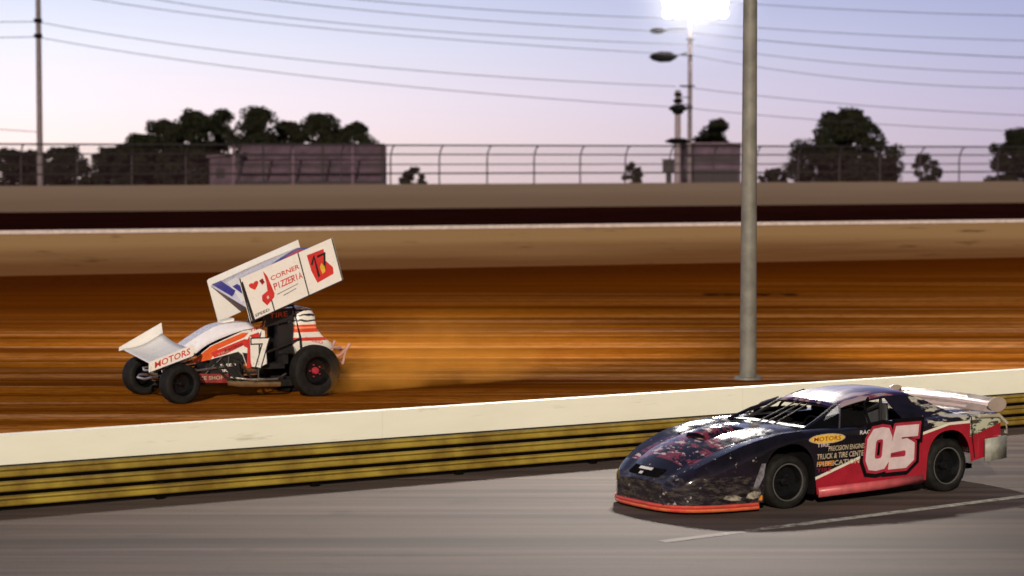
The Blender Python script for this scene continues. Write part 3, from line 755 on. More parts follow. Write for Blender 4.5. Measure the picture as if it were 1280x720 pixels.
def body():
    m = MB(); rows = [section(x) for x in xs]; n = len(rows[0])
    for s in (1, -1):
        vs = [(x, s*p[0], p[1]) for x, r in zip(xs, rows) for p in r]
        fs = []
        for i in range(len(xs)-1):
            xm = (xs[i]+xs[i+1])/2
            for k in range(n-1):
                if -1.32 < xm < .93 and k < 4: continue            # open cockpit
                f = (i*n+k, i*n+k+1, (i+1)*n+k+1, (i+1)*n+k); fs.append(f if s > 0 else f[::-1])
        m.add(vs, fs)
        m.add([(2.93, s*p[0], p[1]) for p in rows[-1]] + [(2.93, 0, rows[-1][-1][1])], [tuple(range(n+1))])
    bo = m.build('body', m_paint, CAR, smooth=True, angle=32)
    bm = bmesh.new(); bm.from_mesh(bo.data); bmesh.ops.remove_doubles(bm, verts=bm.verts, dist=.0006); bmesh.ops.recalc_face_normals(bm, faces=bm.faces); bm.to_mesh(bo.data); bm.free()
    for p in bo.data.polygons: p.use_smooth = True
    bo.data.set_sharp_from_angle(angle=R(32))
    return bo
BODY = body()
def carpart(m, name, mats, parent=CAR, **kw): return m.build(name, mats, parent, **kw)
# inner tub, wheel wells, floor
m = MB()
m.box((0.0, 0, .24), (4.3, 1.16, .06)); m.box((.02, 0, .19), (1.72, 1.97, .05)); m.box((2.25, 0, .16), (.9, 1.2, .04)); m.box((.93, 0, .52), (.04, 1.9, .74)); m.box((-1.34, 0, .56), (.04, 1.7, .78))
for s in (1, -1):
    m.box((FX, s*.60, .49), (1.05, .03, .68)); m.box((RX, s*.60, .58), (1.05, .03, .62)); m.box((-.0, s*.95, .52), (1.72, .03, .70))
carpart(m, 'cockpit_tub', m_black)
# tail panel and rear bumper
m = MB(); sec = section(-2.32)
m.add([(-2.318, p[0], p[1]) for p in sec] + [(-2.318, -p[0], p[1]) for p in sec[::-1]], [tuple(range(2*len(sec)))])
carpart(m, 'tail_panel', plain('tail_panel_red', (.34, .03, .04), .4))
m = MB(); rows = []
for k in range(17):
    q = -1 + k/8; y = q*.99; xo = -2.36 - .12*math.cos(q*math.pi/2)**.6
    if abs(q) > .98: xo = -2.30
    rows.append([(xo+.06, y, .68), (xo, y, .66), (xo-.015, y, .54), (xo, y, .38), (xo+.06, y, .36)])
m.grid(rows)
for s in (1, -1): m.grid([[(-2.36, s*.99, .68), (-2.36, s*.99, .38)], [(-1.95, s*1.012, .66), (-1.95, s*1.012, .36)]])
rb = carpart(m, 'rear_bumper', m_pale, smooth=True)
mod = rb.modifiers.new('thickness', 'SOLIDIFY'); mod.thickness = .02
# front lip
def lip_curve(off):
    pts = [(x, spline(YS, x) + off) for x in [1.84, 2.0, 2.2, 2.4, 2.55, 2.68, 2.78, 2.86, 2.91]]
    pts += [(2.95+off*.3, .36), (2.96+off*.3, .18)]
    full = pts + [(2.965+off*.3, 0)] + [(x, -y) for x, y in pts[::-1]]
    return full
def lip(z0, z1, off, name, mat):
    m = MB(); rows = [[(x, y, z1), (x + .012, y*1.012, (z0+z1)/2), (x, y, z0), (x-.06, y*.93, z0), (x-.06, y*.93, z1)] for x, y in lip_curve(off)]
    return carpart(m.grid(rows, closed=True), name, mat, smooth=True)
L1 = lip(.045, .082, .022, 'front_lip', m_lip)
L2 = lip(.086, .125, .016, 'lip_stripe', plain('orange_red', (.60, .07, .05), .4)); L2.parent = L1
# skirts
for s in (1, -1):
    m = MB(); m.grid([[(.90, s*1.004, .235), (.90, s*1.022, .19), (.90, s*1.01, .115)], [(-.2, s*1.004, .25), (-.2, s*1.022, .20), (-.2, s*1.01, .135)], [(-.87, s*1.004, .27), (-.87, s*1.02, .225), (-.87, s*1.008, .165)]])
    sk = carpart(m, 'side_skirt', plain('pinkish_red', (.55, .10, .11), .4, var=.3), smooth=True)
    sk.modifiers.new('thickness', 'SOLIDIFY').thickness = .012
# roof and pillars
RZ = [(-1.02, 1.315), (-.9, 1.335), (-.6, 1.345), (-.2, 1.315), (.1, 1.265), (.27, 1.215)]
m = MB(); rows = []
for k in range(17):
    x = -1.02 + k*1.29/16; z = spline(RZ, x); hw = .60 - .03*max(0, (-.6-x))
    sec = []
    for q in [-1, -.93, -.8, -.5, -.2, 0, .2, .5, .8, .93, 1]:
        fx = .05*(1-q*q) if x > .1 else 0
        sec.append((x + fx, q*hw, z - .055*abs(q)**3 - (.02 if abs(q) == 1 else 0)))
    rows.append(sec)
m.grid(rows)
tt_ = NT('roof_livery'); v = tt_.coord(); n1 = tt_.noise(tt_.coord(0, (.8, 3.2, 1)), 2.4, 4, .5)
tt_.base(tt_.ramp(n1, [(.40, (.025, .012, .06)), (.49, (.03, .015, .08)), (.51, (.24, .06, .08)), (.55, (.30, .20, .23)), (.60, (.32, .25, .28))])); tt_.setv(Roughness=.2, Coat_Weight=.6)
rf = carpart(m, 'roof', tt_.m, smooth=True); rf.modifiers.new('thickness', 'SOLIDIFY').thickness = .02
for s in (1, -1):
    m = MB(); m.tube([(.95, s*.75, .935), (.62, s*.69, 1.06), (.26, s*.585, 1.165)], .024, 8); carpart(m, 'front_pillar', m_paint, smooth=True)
    m = MB(); m.tube([(.50, s*.93, .95), (.36, s*.78, 1.12), (.22, s*.60, 1.20)], .012, 6); carpart(m, 'window_bar', plain('bare_tube', (.16, .14, .16), .35, metal=.6), smooth=True)
    # sail panel from roof to deck with rounded window cut in front
    poly = [(-.52, .610, 1.275), (-.98, .575, 1.265), (-1.15, .63, 1.21), (-1.40, .735, 1.08), (-1.62, .83, .985), (-1.45, .90, .965), (-.62, .93, .962), (-.55, .80, 1.10)]
    nrm = Vector((0, s*.9, .45))
    m = MB(); m.plate([(x, s*y, z) for x, y, z in poly], .012, nrm); carpart(m, 'sail_panel', m_paint)
    m = MB(); m.tube([(-.02, s*.93, .955), (-.03, s*.85, 1.08), (-.10, s*.72, 1.20), (-.25, s*.63, 1.265)], .018, 7); carpart(m, 'door_pillar', m_black, smooth=True)
# roll cage, seat, dash
m = MB()
for s in (1, -1):
    m.tube([(.85, s*.62, .9), (.25, s*.53, 1.18), (-.85, s*.52, 1.27), (-1.3, s*.55, .6)], .022, 7)
    m.tube([(-.55, s*.55, .3), (-.55, s*.53, 1.25)], .022, 7)
    m.tube([(.9, s*.85, .62), (-1.2, s*.85, .62)], .022, 7); m.tube([(.9, s*.85, .78), (-1.2, s*.85, .80)], .022, 7)
m.tube([(-.55, -.53, 1.24), (-.55, .53, 1.24)], .022, 7); m.tube([(.25, -.53, 1.17), (.25, .53, 1.17)], .022, 7); m.tube([(-.55, -.53, .75), (-.55, .53, 1.15)], .02, 7)
for yy in (-.16, 0, .16): m.tube([(.95, yy, .95), (.30, yy*.8, 1.19)], .010, 6)
carpart(m, 'roll_cage', dull(plain('cage_grey', (.022, .019, .02), .7), .2), smooth=True)
m = MB(); m.box((.82, 0, .90), (.16, 1.4, .12)); m.box((.72, .36, .84), (.06, .30, .20)); carpart(m, 'dashboard', m_char)
m = MB()
m.grid([[(-.15, .36+q*.26, .48+abs(q)*.16), (-.45, .36+q*.26, .50+abs(q)*.14), (-.62, .36+q*.25, .95), (-.66, .36+q*.19, 1.16)] for q in (-1, -.85, -.4, 0, .4, .85, 1)])
st = carpart(m, 'seat', plain('seat_grey', (.05, .05, .055), .6), smooth=True); st.modifiers.new('thickness', 'SOLIDIFY').thickness = .03
m = MB(); m.tube([(.46+.0, .36 + .17*math.cos(a), .88+.17*math.sin(a)) for a in [2*math.pi*k/16 for k in range(17)]], .014, 6); m.cyl((.46, .36, .88), (.75, .36, .84), .015); carpart(m, 'steering_wheel', m_black, smooth=True)
# spoiler
def spo(y, w, off=0.0):
    b = .05*(1-(y/.96)**2); P_ = [(-2.08, 1.0), (-2.20-b*.4, 1.085+b*.5), (-2.30-b, 1.155+b*.4)]
    q = w*2; i = 0 if q < 1 else 1; q -= i
    return (P_[i][0]*(1-q)+P_[i+1][0]*q + off*.6, y, P_[i][1]*(1-q)+P_[i+1][1]*q + off*.8)
m = MB(); rows = []
for k in range(13):
    y = -.96 + k*.16
    rows.append([spo(y, 0), spo(y, .5), spo(y, 1.0)])
sp_ = carpart(m.grid(rows), 'rear_spoiler', m_spoil, smooth=True); sp_.modifiers.new('thickness', 'SOLIDIFY').thickness = .008
for s in (1, -1):
    n = 14
    m = MB(); m.plate([(-2.20+.165*math.cos(2*math.pi*k/n), s*.985, 1.10+.10*math.sin(2*math.pi*k/n)) for k in range(n)], .015); e = m.build('end_plate', m_spoil, sp_)
for k, (wa, wb, ya, yb) in enumerate(((.06, .20, -.94, .5), (.34, .44, -.9, .9), (.40, .60, .1, .94), (.72, .80, -.94, .35))):
    m = MB(); m.grid([[spo(ya+(yb-ya)*j/8, w, .012) for j in range(9)] for w in (wa, (wa+wb)/2, wb)]); m.build('spoiler_stripe', m_maroon, sp_, fix=False)
# tail struts and lamps cluster
m_cream = plain('cream_tube', (.48, .42, .32), .5)
for s in (1, -1): carpart(MB().tube([(-1.85, s*1.01, .97), (-2.25, s*.97, .95), (-2.42, s*.95, .83), (-2.40, s*.95, .70)], .025, 7), 'tail_strut', m_cream, smooth=True)
# hood scoop, grille, badge, headlight decals
def hz(x, y):
    P = section(x)
    for a, b in zip(P, P[1:]):
        if a[0] <= y <= b[0] + 1e-9 and b[0] > a[0]: return a[1] + (b[1]-a[1])*(y-a[0])/(b[0]-a[0])
    return P[0][1]
m = MB(); rows = []
for x, h in ((2.02, .012), (2.06, .05), (1.9, .075), (1.62, .06), (1.45, .012)):
    rows.append([(x, q*.22, hz(x, abs(q*.22)) + h*(1-abs(q)**4)) for q in (-1, -.8, -.4, 0, .4, .8, 1)])
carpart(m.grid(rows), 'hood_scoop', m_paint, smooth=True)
m = MB(); m.grid([[(2.064+dx, y, hz(2.06, abs(y))+.006+dz) for y in (-.17, 0, .17)] for dx, dz in ((.012, .0), (.004, .038))]); carpart(m, 'scoop_mouth', m_black, fix=False)
def front_x(z, y):                      # x of the nose skin at a given height and half-width (front face between z .3 and .6)
    lo, hi = 2.0, 2.93
    for _ in range(24):
        mid = (lo+hi)/2
        if hz(mid, abs(y)) > z: lo = mid
        else: hi = mid
    return lo
def nose_patch(name, y0, y1, z0, z1, mat, off=.006, ny=8, parent=BODY):
    m = MB(); rows = []
    for j in range(4):
        z = z0 + (z1-z0)*j/3
        rows.append([(front_x(z, y0+(y1-y0)*i/ny)+off, y0+(y1-y0)*i/ny, z+off) for i in range(ny+1)])
    return m.grid(rows).build(name, mat, parent, smooth=True, fix=False)
nose_patch('grille', -.36, .30, .43, .52, m_black)
nose_patch('badge', -.17, .10, .485, .512, m_white, .012)
nose_patch('badge', -.09, -.02, .435, .462, m_white, .012)
# fog lamp / decal blotches at the near and far front corners, and dirty pale flashes ahead of the front wheels
def side_patch(poly, name, mat, s=1, off=.004, parent=BODY):
    m = MB(); m.add([(x, s*(spline(YS, x)+off), z) for x, z in poly], [tuple(range(len(poly)))])
    return m.build(name, mat, parent, fix=False)
m_foil = plain('dirty_foil', (.50, .44, .34), .35, metal=.3, var=.6, scale=18, tint=(.10, .09, .08))
for s in (1, -1):
    side_patch([(2.34, .20), (2.22, .17), (2.10, .165), (2.08, .20), (2.16, .235), (2.30, .235)], 'headlight_decal', m_foil, s)
    side_patch([(2.02, .19), (1.90, .17), (1.82, .20), (1.80, .25), (1.90, .27), (1.99, .24)], 'headlight_decal', m_foil, s)
    side_patch([(1.92, .30), (1.84, .30), (1.76, .44), (1.73, .60), (1.79, .60), (1.85, .47)], 'fender_flash', plain('silver_flash', (.34, .32, .36), .3, metal=.4, var=.6, scale=14), s)
    side_patch([(1.84, .15), (1.80, .21), (1.78, .21), (1.78, .15)], 'orange_flash', m_orange, s)
# tinted side windows, window nets, panel seams, tyre rub
m_tint = dull(plain('tinted_window', (.004, .004, .005), .45), .05)
for s in (1, -1):
    if s < 0: continue
    m = MB()
    for tri in ([(.93, .755, .94), (.50, .915, .95), (.36, .775, 1.12)], [(.93, .755, .94), (.36, .775, 1.12), (.60, .69, 1.068)], [(.60, .69, 1.068), (.36, .775, 1.12), (.23, .60, 1.195)]): m.plate([(x, s*y, z) for x, y, z in tri], .006, Vector((0, s*.8, .5)))
    carpart(m, 'side_window', m_tint)
    m = MB(); m.plate([(.46, s*.90, .955), (.0, s*.90, .955), (-.03, s*.80, 1.12), (.30, s*.70, 1.16)], .006, Vector((0, s*.85, .45)))
    carpart(m, 'window_net', m_black)
for s in (1, -1):
    m = MB()
    m.tube([(x, s*spline(YE, x), hz(x, spline(YE, x))+.001) for x in [.95, 1.2, 1.5, 1.8, 2.1, 2.35, 2.55]], .006, 5); carpart(m, 'hood_seam', m_black, smooth=True)
    m = MB(); m.tube([(-1.72, s*1.0, .96), (-1.75, s*.99, .7), (-1.80, s*.985, .42)], .006, 5); carpart(m, 'quarter_seam', m_black, smooth=True)
# number and sponsor decals on both doors
D0 = [(0.00, .22), (0.00, .78), (.10, .97), (.30, 1.0), (.44, .97), (.52, .80), (.52, .20), (.42, .03), (.24, 0), (.08, .03)]
D5 = [(.60, 1.0), (.10, 1.0), (.02, .54), (.36, .58), (.52, .48), (.54, .14), (.40, .0), (.0, .0)]
def decal(quads, x0, z0, s, off, shear=0.0, fx=1.0, flip=False):
    m = MB()
    if flip:
        mx_ = max(p.x for q in quads for p in q); quads = [tuple(Vector((mx_ - p.x, p.y)) for p in q) for q in quads]
    for q in quads:
        vs = [((x0 - fx*(p.x + shear*p.y)) if s > 0 else (x0 - fx*1.0 + (p.x + shear*p.y) if False else x0 - fx*(p.x+shear*p.y)), s*(1.0+off), z0 + p.y) for p in q]
        m.add(vs, [tuple(range(len(q)))])
    return m
def sc(pts, w, h, ox=0): return [(ox + p[0]*w, p[1]*h) for p in pts]
for s in (1, -1):
    X0, Z0, Hh, Ww = .06, .455, .40, .52
    num = None
    for lay, (wd, mat, off) in enumerate(((.335, m_black, .003), (.228, m_numred, .006), (.152, m_pinkw, .009))):
        q = []
        for dg, ox in ((D0, 0), (D5, .40)):
            pts = sc(dg, Ww, Hh, ox); 
            if s < 0: pts = [( .68 - p[0], p[1]) for p in pts]
            q.append(stroke(pts, wd, closed=dg is D0))
        for i, qq in enumerate(q):
            m = decal(qq, X0, Z0, s, off + (.0012 if i else 0), .12*s)
            o_ = m.build('door_number' if num is None else 'number_outline', mat, num or BODY, fix=False)
            if num is None: num = o_
    # dark red counter behind the digits
    rnd = random.Random(3)
    # oval decal
    n = 20
    for (rx, rz, mat, off) in ((.30, .062, m_beige, .003), (.28, .05, m_yellow, .005)):
        m = MB(); m.add([(.76+rx*math.cos(2*math.pi*k/n), s*(1+off), .845+.0*k+rz*math.sin(2*math.pi*k/n) - .07*rx*math.cos(2*math.pi*k/n)*-1*0) for k in range(n)], [tuple(range(n))]); m.build('oval_sticker', mat, BODY, fix=False)
    m = decal(glyphs(.44, .055, 7, rnd, .3), .98, .818, s, .007, .1 * s, flip=s < 0); m.build('sticker_lettering', m_dred, BODY, fix=False)
    for z0, x0, wdt, hh, cnt, mat in ((.685, .74, .62, .062, 12, m_beige), (.59, .93, .82, .068, 14, m_beige), (.50, .93, .70, .062, 10, m_beige), (.50, .93, .28, .062, 4, m_orange), (.745, .93, .20, .05, 4, m_pinkw), (.43, .93, .24, .045, 4, m_dred), (.86, .22, .34, .05, 6, m_white)):
        m = decal(glyphs(wdt, hh, cnt, rnd, .42), x0, z0, s, .004 if mat is not m_orange else .006, .1 * s, flip=s < 0); m.build('sponsor_lettering', mat, BODY, fix=False)
for (cx, sd, rr_) in ((FX, 1, .335), (RX, 1, .345), (FX, -1, .335), (RX, -1, .345)):
    wheel(CAR, (cx, sd*.835, rr_), rr_, .27, sd, steer=(-3 if cx > 0 else 0), rimr=.70, hubm=m_rim)

# ------------------------------------------------------------------ winged sprint car
m_swhite = plain('sprint_white', (.78, .75, .70), .4, var=.10, scale=4)
def muddy(name, c, rough=.4):
    t = NT(name); v = t.coord()
    n1 = t.noise(v, 16, 5, .7); n2 = t.noise(v, 2.2, 4, .6); z = t.sep(v)[2]
    lowz = t.ramp(z, [(.2, 1.0), (.95, .12)])
    k = t.math('MULTIPLY', t.ramp(n1, [(.55, 0.), (.66, 1.)]), lowz)
    c1 = t.mix(t.math('MULTIPLY', t.ramp(n2, [(.45, 0.), (.75, .5)]), lowz), c, (.34, .22, .12))
    t.base(t.mix(k, c1, (.13, .065, .025))); t.setv(Roughness=rough)
    return t.m
m_swhite = muddy('sprint_white', (.80, .77, .73))
m_sred = plain('sprint_red', (.62, .035, .03), .4, var=.2)
m_sor = plain('sprint_orange', (.80, .12, .02), .4, var=.2)
m_sblk = plain('sprint_black', (.012, .010, .010), .5)
m_gold = plain('hot_exhaust', (.52, .36, .18), .35, metal=.8)
m_chr = plain('chrome_tube', (.55, .52, .48), .25, metal=.9)
m_blue = plain('deep_blue_vinyl', (.05, .04, .28), .4)
m_pink = plain('pink_tube', (.55, .28, .24), .5)
SO = Vector((-5.0756, 41.4667, 0))
SP = thing('sprint_car', SO, math.pi + R(29), 'white and red winged sprint car numbered 17 sliding on the dirt', 'race car')
ROLL = Matrix.Rotation(R(0), 4, 'X')
def spart(m, name, mat, parent=SP, **kw): return m.build(name, mat, parent, **kw)
# frame
m = MB(); tb = .024
for s in (1, -1):
    m.tube([(1.35, s*.28, .42), (.9, s*.33, .30), (-1.35, s*.36, .34)], tb, 7)
    m.tube([(1.35, s*.28, .62), (.6, s*.33, .80), (-.15, s*.38, 1.08), (-.35, s*.38, 1.12)], tb, 7)
    m.tube([(-.30, s*.38, .30), (-.32, s*.40, 1.12), (-.50, s*.34, 1.62), (-1.02, s*.33, 1.66), (-1.15, s*.36, 1.05), (-1.2, s*.36, .34)], tb, 7)
    m.tube([(-1.15, s*.36, 1.05), (-.35, s*.38, .78)], tb, 7); m.tube([(.3, s*.36, .31), (.25, s*.36, .90)], tb, 7); m.tube([(.9, s*.33, .30), (.3, s*.36, .85)], tb*.9, 7)
m.tube([(-.50, -.34, 1.62), (-.50, .34, 1.62)], tb, 7); m.tube([(-1.02, -.33, 1.66), (-1.02, .33, 1.66)], tb, 7); m.tube([(-.32, -.40, 1.12), (-.32, .40, 1.12)], tb, 7)
m.tube([(1.35, -.28, .42), (1.35, .28, .42)], tb, 7); m.tube([(1.35, -.28, .62), (1.35, .28, .62)], tb, 7)
spart(m, 'frame', m_sblk, smooth=True)
# hood: a loft from nose to cowl
HC = [(-.22, 1.365), (.0, 1.375), (.30, 1.355), (.50, 1.305), (.9, 1.09), (1.18, .91)]
HE = [(-.22, 1.28), (.0, 1.25), (.35, 1.14), (.7, .99), (1.0, .76), (1.18, .64)]
m = MB(); rows = []
for k in range(15):
    x = -.22 + k*1.40/14; c, e = spline(HC, x), spline(HE, x); hw = .40 - .09*max(0, (x-.1))
    rows.append([(x, q*hw, e + (c-e)*min(1, (1-abs(q))/.42)**.85) for q in (-1, -.8, -.58, -.3, 0, .3, .58, .8, 1)])
hd = spart(m.grid(rows), 'hood', plain('white_hood', (.76, .74, .80), .3, var=.08), smooth=True, angle=12); hd.modifiers.new('thickness', 'SOLIDIFY').thickness = .012
m = MB(); m.plate([(.06, 0, 1.395), (.28, 0, 1.365), (.28, 0, 1.40), (.06, 0, 1.45)], .26); spart(m, 'hood_scoop', m_swhite)
# side panels with stripes
for s in (1, -1):
    Y = .405
    m = MB(); m.plate([(1.05, s*.34, .66), (.62, s*.375, .985), (.0, s*.40, 1.235), (-.30, s*.405, 1.27), (-.42, s*.405, 1.22), (-.46, s*.405, .62), (-.30, s*.405, .55), (-.05, s*.405, .60), (.10, s*.40, .86), (.62, s*.38, .74)], .012)
    pn = spart(m, 'side_panel', m_swhite)
    def yv(x): return spline([(-.5, .405), (0, .40), (.62, .377), (1.05, .343)], x) + .008
    def strip(poly, mat, off, nm='stripe'):
        mm = MB(); mm.add([(x, s*(yv(x) + off - .006), z) for x, z in poly], [tuple(range(len(poly)))]); return mm.build(nm, mat, pn, fix=False)
    strip([(1.045, .665), (.62, .975), (.40, 1.06), (.50, .90), (.62, .745), (.80, .705)], m_sor, .010); strip([(.62, .742), (.10, .862), (.02, .80), (-.05, .61), (.05, .70), (.30, .80)], m_sblk, .013)
    strip([(.56, 1.00), (.02, 1.20), (-.10, 1.20), (-.02, 1.12), (.50, .92)], m_sor, .012)
    strip([(.62, .86), (-.02, 1.085), (-.12, 1.07), (-.02, .98), (.34, .83), (.56, .77)], m_sred, .012)
    strip([(-.06, .62), (-.16, .58), (-.10, .82), (.02, .84)], m_sblk, .012)
    strip([(-.12, 1.15), (-.30, 1.20), (-.32, 1.12), (-.2, 1.06)], m_sred, .012, 'mark')
    one = stroke([(.04, .38), (.08, .46), (.08, 0)], .085); sev = stroke([(.18, .44), (.42, .44), (.28, 0)], .085)
    for q, off in ((one, .016), (sev, .017)):
        mm = MB()
        for qq in q: mm.add([(-.02-(p.x if s > 0 else .46-p.x), s*(Y+off), .60+p.y) for p in qq], [tuple(range(len(qq)))])
        mm.build('side_number', m_sred if off == .016 else m_swhite, pn, fix=False)
    mm = MB()
    for qq in stroke([(.18, .44), (.42, .44), (.28, 0)], .13): mm.add([(-.02-(p.x if s > 0 else .46-p.x), s*(Y+.0145), .60+p.y) for p in qq], [tuple(range(len(qq)))])
    mm.build('number_outline', m_sblk, pn, fix=False)
    rnd = random.Random(11)
    for wdt, hh, cnt, x0, z0, mt in ((.34, .045, 6, .36, .865, m_sblk), (.26, .05, 4, -.12, 1.205, m_sred), (.22, .04, 4, .50, .80, m_beige), (.30, .05, 5, .44, .60, m_swhite), (.20, .05, 4, .46, .50, m_swhite)):
        mm = MB()
        for qq in glyphs(wdt, hh, cnt, rnd, .4): mm.add([(x0-p.x, s*(yv(x0-p.x)+.012 + (-.02 if z0 < .7 else 0)), z0+p.y-p.x*(0 if z0 < .7 else -.32)) for p in qq], [tuple(range(len(qq)))])
        mm.build('sponsor_lettering', mt, pn, fix=False)
    # lower red panel ahead of the headers
    m = MB(); m.plate([(1.02, s*.37, .34), (.28, s*.385, .30), (.28, s*.385, .46), (1.02, s*.35, .50)], .012); lo = spart(m, 'lower_panel', plain('dull_red', (.30, .03, .03), .5, var=.4))
    mm = MB(); rnd = random.Random(9)
    for qq in glyphs(.6, .07, 8, rnd, .4): mm.add([(.98-p.x, s*.395, .37+p.y) for p in qq], [tuple(range(len(qq)))])
    mm.build('panel_lettering', m_beige, lo, fix=False)
# engine with headers
m = MB(); m.box((.30, 0, .62), (.70, .46, .42)); 
for s in (1, -1):
    m.box((.30, s*.25, .80), (.62, .18, .16), M=Matrix.Rotation(R(-25*s), 3, 'X'))
    for k in range(4): m.cyl((.06+.16*k, s*.12, .95), (.06+.16*k, s*.15, 1.10), .045, .055, 10)
spart(m, 'engine', plain('engine_metal', (.10, .09, .08), .4, metal=.6, var=.6, scale=16))
for s in (1, -1):
    m = MB()
    hp = MB()
    for k in range(4): hp.tube([(.54-.16*k, s*.34, .70), (.52-.16*k, s*.42, .62), (.40-.16*k, s*.46, .44), (.22-.14*k, s*.50, .30)], .024, 8)
    spart(hp, 'header_pipes', plain('sooty_pipe', (.05, .04, .035), .45, metal=.6, var=.5), smooth=True)
    spart(MB().plate([(.62, s*.33, .72), (.10, s*.36, .84), (.02, s*.37, .34), (.62, s*.36, .32)], .01), 'engine_cover', m_sblk)
    m.tube([(.34, s*.52, .31), (.1, s*.53, .28), (-.66, s*.53, .25)], [.045, .055, .055], 10)
    eh = spart(m, 'exhaust_header', m_gold, smooth=True)
    m = MB(); m.tube([(.26, s*.42, .40), (-.06, s*.66, .36), (-.55, s*.68, .36), (-.82, s*.44, .42)], .02, 8); m.tube([(-.2, s*.40, .34), (-.2, s*.67, .36)], .018, 7); spart(m, 'nerf_bar', m_chr, smooth=True)
    m = MB(); m.tube([(1.30, s*.30, .50), (.62, s*.40, .58), (.35, s*.40, .60)], .022, 7); spart(m, 'radius_rod', m_chr, smooth=True)
# seat and cockpit insides
m = MB(); m.box((-.62, 0, .55), (.55, .44, .10)); m.box((-.90, 0, .98), (.12, .46, .80)); m.box((-.90, .25, 1.05), (.30, .05, .55)); m.box((-.90, -.25, 1.05), (.30, .05, .55)); m.box((-.86, 0, 1.42), (.14, .30, .22))
spart(m, 'seat', m_sblk)
m = MB(); m.tube([(-.38+.05*math.sin(a), .17*math.cos(a), 1.12+.17*math.sin(a)) for a in [2*math.pi*k/16 for k in range(17)]], .015, 6); m.cyl((-.38, 0, 1.12), (-.1, 0, 1.08), .018); spart(m, 'steering_wheel', m_sblk, smooth=True)
for s in (1, -1): spart(MB().plate([(-.50, s*.37, 1.60), (-.42, s*.39, 1.28), (-.98, s*.38, 1.40), (-1.0, s*.36, 1.62)], .01), 'cage_panel', m_sblk)
for s in (1, -1):
    mm = MB(); rnd = random.Random(4)
    for qq in glyphs(.36, .09, 4, rnd, .4): mm.add([(-.52-p.x, s*.40, 1.44+p.y+p.x*.1) for p in qq], [tuple(range(len(qq)))])
    mm.build('cage_lettering', m_sor, SP, fix=False)
# tail tank: rounded hull
TP = [(-1.02, .92), (-1.06, 1.36), (-1.12, 1.58), (-1.24, 1.635), (-1.38, 1.60), (-1.46, 1.48), (-1.50, 1.22), (-1.62, 1.08), (-1.82, .92), (-1.86, .80), (-1.55, .72), (-1.15, .72)]
m = MB(); rows = []
cxm = sum(p[0] for p in TP)/len(TP); czm = sum(p[1] for p in TP)/len(TP)
for q, f in ((-1, .55), (-.97, .82), (-.85, .97), (-.4, 1), (.4, 1), (.85, .97), (.97, .82), (1, .55)):
    rows.append([(cxm+(x-cxm)*f, q*.36, czm+(z-czm)*f) for x, z in TP])
m.grid(rows, closed=True); n = len(TP); L_ = len(rows)
m.add(rows[0], [tuple(range(n))]); m.add(rows[-1], [tuple(range(n))])
t = NT('tank_livery'); v = t.coord(); x, y, z = t.sep(v)[0:3]
f = t.node('ShaderNodeMapRange'); t.link(z, f.inputs[0]); f.inputs[1].default_value = .7; f.inputs[2].default_value = 1.7
c = t.ramp(f.outputs[0], [(0, (.70, .66, .60)), (.26, (.72, .68, .62)), (.30, (.60, .05, .03)), (.36, (.74, .7, .64)), (.46, (.70, .05, .02)), (.53, (.80, .30, .12)), (.56, (.70, .05, .02)), (.60, (.75, .72, .66)), (1, (.75, .72, .66))], 'CONSTANT')
wv = t.node('ShaderNodeTexWave', wave_type='BANDS', bands_direction='Z'); wv.inputs['Scale'].default_value = 3.2; wv.inputs['Distortion'].default_value = 3.0; wv.inputs['Detail Scale'].default_value = 2.0; t.link(t.coord(0, (1, 1, 1)), wv.inputs['Vector'])
up = t.math('MULTIPLY', t.math('GREATER_THAN', z, 1.32), t.ramp(wv.outputs['Fac'], [(.22, 1.), (.30, 0.)]))
c = t.mix(up, c, (.012, .010, .010)); t.base(c); t.setv(Roughness=.35, Coat_Weight=.3)
tk = spart(m, 'tail_tank', t.m, smooth=True, angle=45)
for s in (1, -1):
    mm = MB(); rnd = random.Random(14)
    for qq in glyphs(.36, .06, 5, rnd, .4): mm.add([(-1.24-p.x, s*.366, 1.02+p.y-p.x*.25) for p in qq], [tuple(range(len(qq)))])
    mm.build('tank_lettering', m_sred, tk, fix=False)
m = MB()
for s in (1, -1): m.tube([(-1.55, s*.30, .66), (-1.95, s*.33, .70), (-2.12, s*.33, .84), (-2.16, s*.33, .92)], .028, 8); m.tube([(-1.6, s*.30, .84), (-1.95, s*.33, .86), (-2.08, s*.33, .80), (-2.02, s*.33, .55), (-1.85, s*.33, .50)], .026, 8)
m.tube([(-2.06, -.33, .80), (-2.06, .33, .80)], .026, 8); m.tube([(-2.02, -.33, .56), (-2.02, .33, .56)], .026, 8)
spart(m, 'rear_bumper', m_pink, smooth=True)
# axles, front end
m = MB(); m.tube([(1.31, -1.1, .36), (1.31, .62, .36)], .04, 10); m.tube([(-1.3, -.8, .48), (-1.3, .6, .48)], .045, 10); m.cyl((-1.3, -.18, .48), (-1.3, .18, .48), .17, n=16); m.tube([(1.2, -.55, .34), (1.2, .55, .34)], .018, 8)
spart(m, 'axle', m_sblk, smooth=True)
m = MB(); m.tube([(1.40, .26, .45), (1.72, .30, .46), (1.80, .18, .42), (1.80, -.18, .42), (1.72, -.30, .46), (1.40, -.26, .45)], .024, 8); m.tube([(1.40, .26, .62), (1.66, .28, .58), (1.74, .0, .56), (1.66, -.28, .58), (1.40, -.26, .62)], .022, 8)
spart(m, 'front_bumper', m_chr, smooth=True)
m = MB(); m.box((1.2, 0, .56), (.12, .56, .40)); m.box((1.27, .14, .56), (.02, .2, .2)); spart(m, 'radiator', m_sblk)
